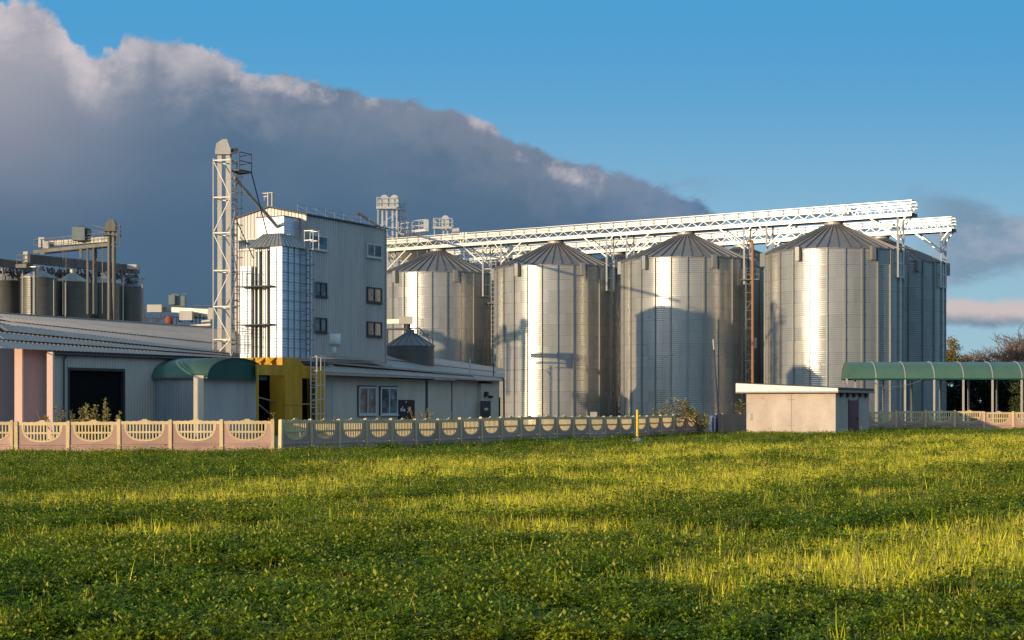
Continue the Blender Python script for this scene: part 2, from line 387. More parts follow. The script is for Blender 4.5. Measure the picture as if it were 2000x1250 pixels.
# smaller clouds low on the right
rmask = smooth(U, .235, .285)
b1 = wm('MULTIPLY', smooth(wm('ADD', wm('SUBTRACT', .034, wm('ABSOLUTE', wm('SUBTRACT', V, .100))), wm('MULTIPLY', wm('SUBTRACT', noise(9, 7, .6, 1, 3, 5.), .5), .10)), .0, .02), rmask)
b2 = wm('MULTIPLY', smooth(wm('ADD', wm('SUBTRACT', .010, wm('ABSOLUTE', wm('SUBTRACT', V, .057))), wm('MULTIPLY', wm('SUBTRACT', noise(16, 7, .6, 1, 1.5, 2.), .5), .025)), .0, .006), smooth(U, .20, .24))
b3 = wm('MULTIPLY', smooth(wm('ADD', wm('SUBTRACT', .008, wm('ABSOLUTE', wm('SUBTRACT', V, .138))), wm('MULTIPLY', wm('SUBTRACT', noise(22, 7, .65, 1, 2.5, 9.), .5), .05)), .0, .02), smooth(wm('SUBTRACT', .035, wm('ABSOLUTE', wm('SUBTRACT', U, .11))), 0., .02))
c1 = mix(nt, (.17, .24, .34), (.40, .39, .45), smooth(noise(12, 6, .6, 1, 2, 12.), .42, .62))
c2 = mix(nt, (.16, .23, .32), (.62, .52, .50), smooth(wm('ADD', V, wm('MULTIPLY', wm('SUBTRACT', n_small, .5), .01)), .049, .059))
view = mix(nt, grad, c1, wm('MULTIPLY', b1, .7)); view = mix(nt, view, c2, wm('MULTIPLY', b2, .9)); view = mix(nt, view, (.22, .30, .42), wm('MULTIPLY', b3, .55))
view = mix(nt, view, ccol, cloud)
# colours above are picture radiances; Background strength is 0.1, so they are scaled up by ten where the sky is in front of us
SKY_S = .10
scale10 = nd(nt, 'ShaderNodeVectorMath', operation='SCALE'); nt.links.new(view, scale10.inputs[0]); scale10.inputs['Scale'].default_value = 1 / SKY_S
fr = wm('MULTIPLY', wm('MULTIPLY', smooth(DY, .15, .5), smooth(DZ, -.02, .0)), smooth(V, .75, .40))
tint0 = nd(nt, 'ShaderNodeVectorMath', operation='SCALE'); nt.links.new(skyc, tint0.inputs[0])
nt.links.new(wm('ADD', .60, wm('MULTIPLY', smooth(DZ, .08, .55), 4.3)), tint0.inputs['Scale'])   # sky out of view, dimmed low and brightened overhead to shape the fill
tint = mix(nt, tint0.outputs[0], mix(nt, (.52, .92, 1.75), (1.14, 1.0, .84), smooth(DZ, .05, .4)), 1.0, 'MULTIPLY')
fin = mix(nt, tint, scale10.outputs[0], fr)
nt.links.new(fin, bg.inputs[0]); bg.inputs[1].default_value = SKY_S
sc.view_settings.view_transform = 'Standard'; sc.view_settings.look = 'None'; sc.view_settings.exposure = 0
sc.cycles.max_bounces = 5; sc.cycles.diffuse_bounces = 3; sc.cycles.glossy_bounces = 3; sc.cycles.transmission_bounces = 3

# ------------------------------------------------------------------ ground
def sheet(name, m, xs, ys, zf, keep=lambda x, y: True, dz=0.):
    vs = [(x, y, zf(x, y) + dz) for y in ys for x in xs]; nx = len(xs)
    fs = [(j * nx + i, j * nx + i + 1, (j + 1) * nx + i + 1, (j + 1) * nx + i) for j in range(len(ys) - 1) for i in range(nx - 1) if keep((xs[i] + xs[i + 1]) / 2, (ys[j] + ys[j + 1]) / 2)]
    me = bpy.data.meshes.new(name); me.from_pydata(vs, [], fs); me.materials.append(M[m]); me.polygons.foreach_set('use_smooth', [True] * len(fs))
    o = bpy.data.objects.new(name, me); C.objects.link(o); o['kind'] = 'structure'; return o
def spread(a, b, n, far):
    return [-far, -far / 3] + [a + (b - a) * k / n for k in range(n + 1)] + [far / 3, far]
sheet('field', 'field', spread(-60, 90, 100, 2500), [-400, -60] + [-10 + 1.2 * k for k in range(120)] + [240, 700, 2500], gz)
P0 = pt(548, 62.3)                            # the fence corner
n_f = P0.dot(N); s_f = P0.dot(A)
yd = MB(); yq = [P(s_f, n_f - .1), P(s_f + 100, n_f - .1), P(s_f + 100, n_f - 160), P(s_f - 60, n_f - 160), P(s_f - 60, n_f - 70), (-80, 62.6, 0), (P0.x, 62.6, 0)]
yd.add([Vector(q) + Z * .08 for q in yq], [tuple(range(len(yq)))])
yo = yd.build('yard', 'yard'); yo['kind'] = 'structure'
ds = MB(); ds.add([P(s_f + 22, n_f + .05) , P(s_f + 27, n_f + 2.2), P(s_f + 44, n_f + 3.0), P(s_f + 50, n_f + 2.4), P(s_f + 50, n_f - .3)], [(0, 1, 2, 3, 4)])
ds.v = [v + Z * (gz(v.x, v.y) + .035) for v in ds.v]
do = ds.build('dirt_path', 'dirt'); do['kind'] = 'structure'

# ------------------------------------------------------------------ concrete fences
BAY = 2.0; FH = 1.5
def fence_parts():
    """one bay in its own frame: x along, y thickness, z up; ornate openings with balusters"""
    W = BAY - .10; cx = W / 2
    hw = W * .40                              # half width of the opening
    def halfw(z):                             # half width of the U at a height
        t = (z - .66) / (1.30 - .66)
        return hw * (max(0, 1 - (1 - t) ** 2.6)) ** .42 if t < 1 else hw
    body = MB(); n = 14
    left_ = [(cx - halfw(.66 + .64 * (k / n) ** 1.6), .66 + .64 * (k / n) ** 1.6) for k in range(n + 1)]
    poly = [(0, .52), (0, 1.36), (cx - hw, 1.36)] + left_[::-1] + [(2 * cx - x, z) for x, z in left_[1:]] + [(cx + hw, 1.36), (W, 1.36), (W, .52)]
    body.prism([Vector((x, -.025, z)) for x, z in poly], Vector((0, .05, 0)))
    body.box((cx, 0, .25), W / 2, .022, .255); 
    body.box((cx, -.03, .475), W / 2, .014, .03)
    lat = MB()
    arc = [(x, z) for x, z in left_[::-1]] + [(2 * cx - x, z) for x, z in left_[1:]]
    for (x0, z0), (x1, z1) in zip(arc, arc[1:]): lat.bar((x0, -.005, z0), (x1, -.005, z1), .07, .055, Vector((0, 1, 0)))
    nb = 12
    for k in range(nb):
        x = cx - hw + (k + .5) * (2 * hw) / nb + 0
        u = min(.999, abs(x - cx) / hw); zb = .66 + .64 * (1 - (1 - u ** (1 / .42)) ** (1 / 2.6))
        lat.box((x, 0, (zb + 1.33) / 2), .025, .017, (1.33 - zb) / 2)
    lat.box((cx, -.004, .985), halfw(.985), .034, .035)
    # scalloped top
    top = []
    K = 60
    for k in range(K + 1):
        x = W * k / K; t = abs(x - cx) / (W / 2)
        z = 1.40 + .02 * abs(math.sin(t * math.pi * 3.5)) + (.07 * math.sqrt(max(0, 1 - (t / .13) ** 2)) if t < .13 else 0) + (.02 if t < .28 else 0)
        top.append((x, z))
    tp = [(0, 1.29)] + top + [(W, 1.29)]
    lat.prism([Vector((x, -.032, z)) for x, z in tp], Vector((0, .064, 0)))
    post = MB(); post.box((0, 0, .70), .065, .075, .75); post.add([(-.065, -.075, 1.45), (.065, -.075, 1.45), (.065, .075, 1.45), (-.065, .075, 1.45), (0, 0, 1.485)], [(0, 1, 4), (1, 2, 4), (2, 3, 4), (3, 0, 4)])
    return body, lat, post
FB, FL, FP = fence_parts()
def fence(label, start, direction, n, name='concrete_fence', ends=(True, True), z0=None):
    t = thing(name, label, 'fence', Vector((start.x, start.y, 0)))
    ang = math.atan2(direction.y, direction.x)
    meshes = fence.m
    if not meshes:
        for nm, mb, mt in (('fence_panel', FB, 'fence_pink'), ('lattice', FL, 'fence_cream'), ('fence_post', FP, 'fence_cream')):
            me = bpy.data.meshes.new(nm); me.from_pydata(mb.v, [], mb.f); me.materials.append(M[mt]); meshes[nm] = me
    for k in range(n + 1):
        q = direction * (k * BAY); zz = gz(start.x + q.x, start.y + q.y) if z0 is None else z0
        if (k > 0 or ends[0]) and (k < n or ends[1]):
            o = bpy.data.objects.new('fence_post', meshes['fence_post']); C.objects.link(o); o.parent = t; o.location = (q.x, q.y, zz); o.rotation_euler.z = ang + rnd.uniform(-.03, .03); o.rotation_euler.x = rnd.uniform(-.015, .015); o.rotation_euler.y = rnd.uniform(-.012, .012); o.scale.z = rnd.uniform(.985, 1.02)
        if k < n:
            q2 = direction * (k * BAY + .05)
            o = bpy.data.objects.new('fence_panel', meshes['fence_panel']); C.objects.link(o); o.parent = t; o.location = (q2.x, q2.y, zz + rnd.uniform(-.012, .012)); o.rotation_euler.z = ang; o.rotation_euler.x = rnd.uniform(-.008, .008)
            l = bpy.data.objects.new('lattice', meshes['lattice']); C.objects.link(l); l.parent = o
    return t
fence.m = {}
dl = Vector((-1, .0, 0)).normalized()
# left fence is built from its far left end towards the corner so that its front faces us
start_l = P0 + Vector((-.30 - 7 * BAY, -.02, 0))
fl = fence('sunlit pink and cream ornamental concrete fence at the left, facing the field', start_l, Vector((1, 0, 0)), 7)
xp = MB(); xp.box((start_l.x + 2 * BAY - .19, start_l.y, .70), .05, .07, .75); xp.build('fence_post', 'fence_cream', fl)
fence('long shaded ornamental concrete fence running back from the corner towards the shed', P0, A, 22)
Sh_corner = pt(1632, 97.)
rs = pt(1636, 109.); fr_ = fence('ornamental concrete fence right of the shed, half in the shadow of the shed', rs, Vector((1, 0, 0)), 9)
# plain wall between the fence and the shed
pw = thing('plain_wall', 'plain pinkish concrete panel wall between the ornamental fence and the shed', 'wall', pt(1403, 108.))
q0 = pt(1398, 105.); q1 = pt(1500, 110.)
dq = (q1 - q0).normalized(); b_ = MB(); b_.bar(q0 + Z * .72, q1 + Z * .72, .08, 1.46, Z); b_.build('wall_panel', 'concrete', pw)
for k in range(3):
    q = q0.lerp(q1, (k + .35) / 3); MB().box((q.x, q.y - .06, .74), .05, .05, .75).build('wall_post', 'concrete', pw)

# ------------------------------------------------------------------ big grain silos
SR = 6.3; SE = 16.15; NSEG = 25
rowd = Vector((30.0 + 8.1, 149. - 174.6, 0)).normalized(); off2 = Vector((7.3, 12.6, 0))
sil_front = [Vector((-8.1, 174.6, 0)), Vector((4.55, 166.2, 0)), Vector((17.2, 157.6, 0)), Vector((30.05, 149.0, 0))]
def make_silo():
    t = thing('grain_silo', '', 'silo', (0, 0, 0), 'tall galvanised grain silos')
    MB().lathe((0, 0, 0), [(SR, 0), (SR, SE)], 150).build('silo_wall', 'silo', t)
    rf = MB(); n = 40; apex = 18.75; rc = .75
    rf.lathe((0, 0, 0), [(SR + .12, SE - .10), (SR + .12, SE - .02), (rc, apex), (rc, apex + .12)], n, False)
    for k in range(n):
        a = 2 * math.pi * k / n; u = Vector((math.cos(a), math.sin(a), 0)); rf.bar(u * (SR + .12) + Z * (SE + .03), u * rc + Z * (apex + .05), .11, .13)
    r_ = rf.build('silo_roof', 'cone', t)
    MB().lathe((0, 0, 0), [(0.01, apex + .30), (rc + .12, apex + .28), (rc + .12, apex - .02), (rc - .1, apex - .02)], 24, False).build('roof_cap', 'pale_steel', t)
    st0 = None
    for k in range(NSEG):
        a = 2 * math.pi * (k + .5) / NSEG
        if st0 is None:
            sb_ = MB(); sb_.box((SR + .075, 0, SE / 2 - .05), .075, .07, SE / 2 - .05)
            for j in range(15): sb_.box((SR + .09, 0, 1.12 * j + .05), .075, .09, .06)
            st0 = sb_.build('stiffener', 'stiff', t); st0.rotation_euler.z = a
        else:
            o = st0.copy(); C.objects.link(o); o.parent = t; o.rotation_euler.z = a
    v0 = None
    for k in range(6):
        a = R(-90) + R(30) + k * R(60) + R(0) - R(11)
        if v0 is None: v0 = MB().box((SR + .28, 0, SE - .50), .22, .20, .62).build('eave_vent', 'stiff', t); v0.rotation_euler.z = a
        else: o = v0.copy(); C.objects.link(o); o.parent = t; o.rotation_euler.z = a
    return t
lab = ['first tall silo of the front row, half hidden behind the corrugated tall building',
       'second tall silo of the front row, with the lift tower shadow on its lower left',
       'third tall silo of the front row, with the big gabled blue shadow on it',
       'fourth and nearest tall silo, right behind the small shed, with the brightest stripe']
labb = ['back row tall silo seen in the gap between the first and second front silos',
        'back row tall silo seen in the gap between the second and third front silos',
        'back row tall silo seen in the gap between the third and fourth front silos',
        'shaded blue back row silo at the far right under the rear conveyor bridge']
proto = make_silo(); silos = []
for row in (0, 1):
    for i, q in enumerate(sil_front):
        o = proto if not silos else copy_tree(proto)
        o.location = q + off2 * row; o['label'] = (lab, labb)[row][i]; silos.append(o)
        o.rotation_euler.z = R(-11) * 0 + [0, .06, -.03, .02][i]

# ------------------------------------------------------------------ conveyor bridges above the silos
def gallery(label, row, t0, t1, cat='conveyor'):
    base = sil_front[0] + off2 * row
    nv = Vector((-rowd.y, rowd.x, 0)); nv = nv if nv.y > 0 else -nv      # away from us
    t = thing('conveyor_bridge', label, cat, base + rowd * t0 + Z * 0)
    q = lambda s_, o, z: base + rowd * s_ + nv * o + Z * z
    z0 = 19.10; hw = .75; m = 'white_steel'
    b = MB()
    for o in (-hw, hw): b.bar(q(t0, o, z0 + .17), q(t1, o, z0 + .17), .10, .34)
    k = t0
    while k < t1: b.bar(q(k, -hw, z0 + .10), q(k, hw, z0 + .10), .08, .12); k += 1.0
    b.bar(q(t0, 0, z0 + .30), q(t1, 0, z0 + .30), 1.35, .03)
    b.build('walkway_frame', m, t)
    c = MB(); c.bar(q(t0, -.15, z0 + 1.07), q(t1 - 6.2, -.15, z0 + 1.07), .9, .46)
    c.bar(q(t1 - 7.5, -.15, z0 + .95), q(t1 - 6.1, -.15, z0 + .95), .72, .62)
    k = t0
    while k < t1 - 6.5: c.bar(q(k, -.62, z0 + 1.07), q(k + .07, -.62, z0 + 1.07), .10, .54); k += 1.55
    c.build('conveyor_box', m, t)
    tr = MB()
    for o in (-hw, hw):
        k = t0; i = 0
        while k < t1 - .1:
            e = min(k + .62, t1); za, zb = (z0 + .34, z0 + .80) if i % 2 == 0 else (z0 + .80, z0 + .34)
            if k > t1 - 6.8: za, zb = (z0 + .34, z0 + 1.32) if i % 2 == 0 else (z0 + 1.32, z0 + .34)
            tr.bar(q(k, o, za), q(e, o, zb), .05, .05)
            k = e; i += 1
        tr.bar(q(t0, o, z0 + .82), q(t1, o, z0 + .82), .06, .06)
    tr.build('truss', m, t)
    h = MB()
    for o in (-hw, hw):
        k = t0
        while k <= t1 + .01: h.bar(q(k, o, z0 + .3), q(k, o, z0 + 1.42), .055, .055); k += 1.55
        h.bar(q(t1, o, z0 + .3), q(t1, o, z0 + 1.42), .07, .07)
        for z in (1.42, 1.12): h.bar(q(t0, o, z0 + z), q(t1, o, z0 + z), .055, .055)
    for z in (.9, 1.42): h.bar(q(t1, -hw, z0 + z), q(t1, hw, z0 + z), .055)
    h.build('handrail', m, t)
    # supports: pairs of posts on the flanks of the silos, with knee braces
    L = (sil_front[3] - sil_front[0]).length / 3
    for i in range(4):
        for sd in (-1, 1):
            s_ = i * L + sd * (SR + .18)
            if s_ < t0: continue
            sp_ = MB()
            for o in (-.72, .72):
                sp_.bar(q(s_, o, 13.6), q(s_, o, z0), .17, .17)
                sp_.bar(q(s_, o, SE + .9), q(s_ - sd * 2.6, o, z0 + .02), .12, .12)
                sp_.bar(q(s_, o, z0 - .9), q(s_ + sd * .75, o, z0), .09, .09)
            sp_.bar(q(s_, -.72, SE + .4), q(s_, .72, z0 - .4), .07); sp_.bar(q(s_, .72, SE + .4), q(s_, -.72, z0 - .4), .07)
            for z in (13.7, 14.9, SE + .3): sp_.bar(q(s_, -.72, z), q(s_, .72, z), .10)
            sp_.build('support_frame', m, t)
        MB().tube(q(i * L, 0, 18.95), q(i * L, 0, z0 + .12), .34, n=14).build('discharge_spout', 'pale_steel', t)
    return t
gallery('front bright zinc conveyor bridge over the roofs of the front silo row', 0, -10., 3 * 15.33 + 7.75)
gallery('rear bright zinc conveyor bridge over the back silo row, lower in view', 1, -10., 3 * 15.33 + 7.5)

# pipes, ladders between silos
def ladder(mb, base, top, side, w=.45, rungs=.35, r=.025):
    for o in (-w / 2, w / 2): mb.bar(base + side * o, top + side * o, r * 2)
    n = int((top - base).length / rungs)
    for k in range(1, n): c = base.lerp(top, k / n); mb.bar(c - side * w / 2, c + side * w / 2, r * 1.6)
def cage(mb, base, top, out, side, r=.38, step=.9, n=7):
    m_ = int((top - base).length / step); pr = []
    for k in range(m_ + 1):
        c = base.lerp(top, k / max(1, m_)); ring = [c + side * (math.cos(R(180) * j / (n - 1)) * r) + out * (math.sin(R(180) * j / (n - 1)) * r * 1.6) for j in range(n)]
        for a, b in zip(ring, ring[1:]): mb.bar(a, b, .03)
        pr.append(ring)
    for j in (1, n // 2, n - 2):
        for a, b in zip(pr, pr[1:]): mb.bar(a[j], b[j], .025)
rp = pt(1470, 150.)
M['rust2'] = mat('orange_rust_pipe', (.42, .19, .09), (.20, .10, .06), .8, .1, 2)
o = MB(); o.path([Vector((rp.x - .4, rp.y, 17.4)), Vector((rp.x - .1, rp.y, 17.5)), Vector((rp.x, rp.y, 17.2)), Vector((rp.x, rp.y, .2))], .13, 10)
tag(o.build('rusty_pipe', 'rust2'), 'rusty orange vertical pipe in the gap before the nearest silo', 'pipe')
lt = thing('ladder_tower', 'grey steel ladder and cable frame in the gap left of the nearest silo', 'ladder', pt(1464, 151.5))
lm = MB(); lb = pt(1464, 151.5); ladder(lm, lb + Z * .1, lb + Z * 15.2, Vector((1, 0, 0)), .7, .8, .035); lm.build('ladder', 'stiff', lt)
pm = MB(); pm.box(lb + Z * 13.9, .8, .6, .05)
for a, b in (((-.8, -.6), (.8, -.6)), ((.8, -.6), (.8, .6))):
    for z in (14.4, 14.9): pm.bar(lb + Vector((*a, z)), lb + Vector((*b, z)), .04)
for x, y in ((-.8, -.6), (.8, -.6), (.8, .6), (0, -.6)): pm.bar(lb + Vector((x, y, 13.9)), lb + Vector((x, y, 14.9)), .04)
for z in (3, 6, 9, 12): pm.bar(lb + Vector((-.35, 0, z - .9)), lb + Vector((.35, 0, z)), .06)
pm.box(lb + Vector((.5, -.2, 7.9)), .12, .12, .5); pm.box(lb + Vector((0, -.2, 6.2)), .5, .05, .05)
pm.build('platform', 'stiff', lt)
lt = thing('ladder_tower', 'pale ladder with green platform between the first and second silo', 'ladder', pt(964, 171.))
lm = MB(); lb = pt(964, 171.); ladder(lm, lb + Z * .1, lb + Z * 17.6, Vector((1, 0, 0)), .5, .5, .03); lm.build('ladder', 'white_steel', lt)
MB().box(lb + Vector((0, -.1, 12.9)), .65, .6, .08).build('platform', 'motor', lt)

# ------------------------------------------------------------------ tall corrugated building
nb_ = -68.2; sb0 = sn(597.5, nb_); W_ = 6.5; Lb = 10.7; E_ = zat(420, dep(sb0, nb_)); PK = E_ + .70
tb = thing('tower_building', 'tall grey corrugated gabled building rising behind the silver dryer', 'building', P(sb0 + Lb / 2, nb_ - W_ / 2))
wl = MB()
wl.corr(P(sb0, nb_), P(sb0 + Lb, nb_), 0, E_, N, .30, .045)
wl.corr(P(sb0, nb_ - W_), P(sb0, nb_), 0, lambda t: E_ + (PK - E_) * (1 - abs(t - W_ / 2) / (W_ / 2)), -A, .30, .045)
wl.corr(P(sb0 + Lb, nb_ - W_), P(sb0, nb_ - W_), 0, E_, -N, .30, .045)
wl.corr(P(sb0 + Lb, nb_), P(sb0 + Lb, nb_ - W_), 0, lambda t: E_ + (PK - E_) * (1 - abs(t - W_ / 2) / (W_ / 2)), A, .30, .045)
wl.build('wall', 'corr', tb)
rf = MB()
for sd in (0, 1):
    e = nb_ + .18 if sd == 0 else nb_ - W_ - .18
    ez = E_ - .05
    rf.prism([P(sb0 - .15, e, ez + .04), P(sb0 + Lb + .15, e, ez + .04), P(sb0 + Lb + .15, nb_ - W_ / 2, PK + .05), P(sb0 - .15, nb_ - W_ / 2, PK + .05)], Z * .09)
rf.build('roof', 'dark_steel', tb)
ct = MB(); ct.sb(sb0 - .07, sb0 + .10, nb_ - .02, nb_ + .08, 4, E_ - .05); ct.sb(sb0 + Lb - .1, sb0 + Lb + .07, nb_ - .02, nb_ + .08, 0, E_ - .05); ct.build('corner_trim', 'stiff', tb)
rr_ = MB()                                    # light rail along the ridge
for k in range(9):
    q = P(sb0 + .6 + k * 1.2, nb_ - 1.2, E_ + .18); rr_.bar(q, q + Z * (.75 + .05 * (k % 2)), .03)
for z in (.45, .75): rr_.bar(P(sb0 + .6, nb_ - 1.2, E_ + .18 + z), P(sb0 + 10.2, nb_ - 1.2, E_ + .18 + z), .02)
for k in range(6): rr_.bar(P(sb0 + .6 + k * 1.9, nb_ - 1.2, E_ + .88), P(sb0 + 1.2 + k * 1.9, nb_ - .1, E_ + .12), .018)
rr_.build('roof_rail', 'stiff', tb)
def window(parent, plane, c, hw_, z0, z1, fm, axis, out, cols=2, th=.07):
    """framed window standing proud of the wall: centre c along axis"""
    f = MB(); zc = (z0 + z1) / 2
    ctr = Vector(c) + out * .09
    for z in (z0, z1): f.box(ctr + Z * z, hw_ + th / 2, .04, th / 2, axis, out, Z)
    for k in range(cols + 1):
        f.box(ctr + axis * (-hw_ + 2 * hw_ * k / cols) + Z * zc, th / 2, .038, (z1 - z0) / 2, axis, out, Z)
    f.box(ctr + Z * (z0 - th * .8) + out * .03, hw_ + th, .07, th * .35, axis, out, Z)
    o = f.build('window', fm, parent)
    MB().box(ctr - out * .025 + Z * zc, hw_ - .01, .012, (z1 - z0) / 2 - .01, axis, out, Z).build('pane', 'glass', o)
    return o
for (x0, x1, y0, y1, fm) in ((602, 637, 461, 487, 'white'), (715, 743, 478, 502, 'white'), (613, 636, 553, 578, 'dark_steel'), (716, 743, 563, 590, 'dark_steel'),
                             (613, 636, 622, 648, 'dark_steel'), (716, 743, 630, 656, 'dark_steel')):
    sa, sb2 = sn(x0, nb_), sn(x1, nb_); scn = (sa + sb2) / 2; dd = dep(scn, nb_)
    window(tb, None, P(scn, nb_), (sb2 - sa) / 2, zat(y1, dd), zat(y0, dd), fm, A, N, 2, .11)
for (x0, x1, y0, y1) in ((467, 502, 468, 487), (464, 470, 556, 582)):
    na, nb2 = ns(x0, sb0), ns(x1, sb0); nc = (na + nb2) / 2; dd = dep(sb0, nc)
    window(tb, None, P(sb0, nc), abs(nb2 - na) / 2, zat(y1, dd), zat(y0, dd), 'white', N, -A, 2, .09)
# white box on the gable behind the dryer, vents on the roof
bx = MB(); bx.sb(sb0 - 2.0, sb0 - .05, nb_ - 2.9, nb_ - .5, 11, 15.6); bx.build('gable_box', 'dryer', tb)
MB().sb(sb0 - 2.05, sb0 - .04, nb_ - 2.95, nb_ - .45, 15.605, 15.67).build('gable_box_cap', 'dark_steel', tb)
ch = MB()
for i, nn_ in enumerate((ns(519, sb0), ns(527, sb0))): ch.tube(P(sb0 + .3, nn_, 16.5), P(sb0 + .3, nn_, 17.8 - .02 * i), .075)
ch.bar(P(sb0 + .3, ns(508, sb0), 17.75), P(sb0 + .3, ns(529, sb0), 17.75), .05); ch.bar(P(sb0 + .3, ns(510, sb0), 17.5), P(sb0 + .3, ns(519, sb0), 17.5), .05); ch.bar(P(sb0 + .3, ns(511, sb0), 17.2), P(sb0 + .3, ns(514, sb0), 17.75), .04)
ch.build('vent_pipe', 'pale_steel', tb)

# ------------------------------------------------------------------ low hall
nh = -66.9
hall = thing('long_hall', 'long low hall with grey ribbed roof and black gate, behind the left fence', 'building', P(sn(106, nh), nh))
sL = sn(106, nh); s_end = sn(636, nh)
gz0, gz1 = sn(135, nh), sn(240, nh)
hw = MB()
hw.corr(P(sL, nh), P(gz0, nh), 0, 5.0, N, .25, .03)
hw.corr(P(gz0, nh), P(gz1, nh), 4.08, 5.0, N, .25, .03)
hw.corr(P(gz1, nh), P(s_end + 1, nh), 0, 5.0, N, .25, .03)
hw.build('wall', 'corr_dark', hall)
g = MB(); g.sb(gz0, (gz0 + gz1) / 2 - .03, nh - .25, nh - .18, 0, 4.07); g.sb((gz0 + gz1) / 2 + .03, gz1, nh - .25, nh - .18, 0, 4.07); g.build('gate', 'black', hall)
g = MB(); g.sb(gz0 - .15, gz0, nh - .2, nh + .06, 0, 4.23); g.sb(gz1, gz1 + .15, nh - .2, nh + .06, 0, 4.23); g.sb(gz0, gz1, nh - .2, nh + .062, 4.08, 4.23); g.build('gate_frame', 'dark_steel', hall)
gt = MB(); gt.tube(P(sL - .2, nh + .25, 4.98), P(s_end, nh + .25, 4.98), .07); gt.tube(P(sn(122, nh), nh + .12, 0), P(sn(122, nh), nh + .12, 4.7), .05); gt.tube(P(sn(122, nh), nh + .12, 4.7), P(sn(122, nh) + .1, nh + .25, 4.95), .05)
gt.build('gutter', 'trim', hall)
fb = MB(); fb.sb(sL - .3, s_end, nh - .05, nh + .13, 4.94, 5.12); fb.build('eave_board', 'trim', hall)
# roof: break in pitch added so the lower sheets fall in shade; overlap steps run along it
r = MB(); s0r = sL - 9; s1r = s_end + 8
RW, RZ = 9.0, 7.8
def sheet_at(s_, u):                          # roof profile at a station: u 0 eave .. 1 break .. 2 ridge
    k = (s_ - sn(30, nh)) / (sn(412, nh) - sn(30, nh)); k = max(-.3, min(1.6, k)); wb, zb = 2.6 - 1.6 * k, 6.78 - 1.03 * k
    if wb < .5: wb, zb = .5, 5.45
    if u <= 1: return P(s_, nh + .25 - (wb + .25) * u, 5.12 + (zb - 5.12) * u)
    return P(s_, nh - wb - (RW - wb) * (u - 1), zb + (RZ - zb) * (u - 1))
us = [0, .28, .34, .62, .68, 1, 1.35, 1.7, 2]
ss_ = [s0r + (s1r - s0r) * k / 8 for k in range(9)]
for i, (u0, u1) in enumerate(zip(us, us[1:])):
    nn0 = sheet_at(s0r, (u0 + u1) / 2).dot(N); sl_ = sn(-14, nn0); ss_ = [sl_ + (s1r - sl_) * k / 8 for k in range(9)]
    for sa_, sb_2 in zip(ss_, ss_[1:]):
        lf = .0 if i in (1, 3) else .05 * (i % 2 == 0)
        r.corr_roof(sheet_at(sa_, u0) + Z * lf, sheet_at(sb_2, u0) + Z * lf, sheet_at(sa_, u1) - Z * (.05 if i in (1, 3) else 0), sheet_at(sb_2, u1) - Z * (.05 if i in (1, 3) else 0), .32, .03)
r.build('roof', 'roof', hall)
def rz(w_): return RZ
s0r = sn(-14, nh - RW)
rb = MB(); rb.corr_roof(P(s0r, nh - 17, 5.0), P(s1r, nh - 17, 5.0), P(s0r, nh - RW, RZ), P(s1r, nh - RW, RZ), .32, .03)
rb.sb(s0r, s1r, nh - 16.8, nh - 16.7, 0, 5.0)
rb.bar(P(s0r, nh - RW, RZ + .03), P(s1r, nh - RW, RZ + .03), .35, .05)
rb.build('rear_roof', 'roof', hall)
# stepped pink and blue end walls at the left edge
nA = nh - .5; sA = sn(93, nA); sBm = sn(45, nA)
def pier(px0, px1, n_, top):
    q = P(sn((px0 + px1) / 2, n_), n_); hwid_ = (px1 - px0) / 2 / F * q.y
    return MB().box(q + Z * top / 2, hwid_, .16, top / 2)
pier(93, 104.5, nh + .8, 5.05).build('added_sunlit_pier', 'pier_sun_tone', hall)  # piers added and turned to catch the sun, sunlight also in their colour
pier(30, 45, nA + .02, 5.45).build('added_sunlit_pier', 'pier_sun_tone', hall)
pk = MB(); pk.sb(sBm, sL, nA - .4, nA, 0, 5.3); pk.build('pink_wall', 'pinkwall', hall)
pk = MB(); pk.sb(sn(-14, nA - 4.2), sn(33, nA - 4.2), nA - 4.6, nA - 4.2, 0, 6.2); pk.build('blue_wall', 'bluewall', hall)
# ventilation drum and small roof stacks on the right part
hr = thing('office_annex', 'low cream annex with shallow tin roof, two white windows and dark doors', 'building', P(s_end + 10, nh - 3))
s2e = sn(981, nh)
wl = MB(); sw = sn(648, nh); s_a = sn(933, nh)
wl.sb(sw, s_a, nh - 5, nh, 0, 4.06); wl.build('wall', 'cream', hr)
wl = MB(); wl.sb(s_a + .003, sn(967, nh), nh - 4, nh + .35, 0, 3.85); wl.build('porch_wall', 'cream', hr)
wl = MB(); wl.sb(sn(967, nh) + .003, s2e, nh - 4, nh - .3, 0, 4.25); wl.build('end_wall', 'cream', hr)
wl = MB(); wl.sb(sn(640, nh), sw - .02, nh - 2, nh - .1, 0, 4.2); wl.build('dark_recess', 'trim', hr)
j = MB(); j.sb(sn(831, nh), sn(834.5, nh), nh, nh + .07, 0, 4.0); j.sb(sn(881.5, nh), sn(883, nh), nh, nh + .03, 0, 4.0); j.build('downpipe', 'trim', hr)
def qpt(px, py, n_): s_ = sn(px, n_); return P(s_, n_, zat(py, dep(s_, n_)))
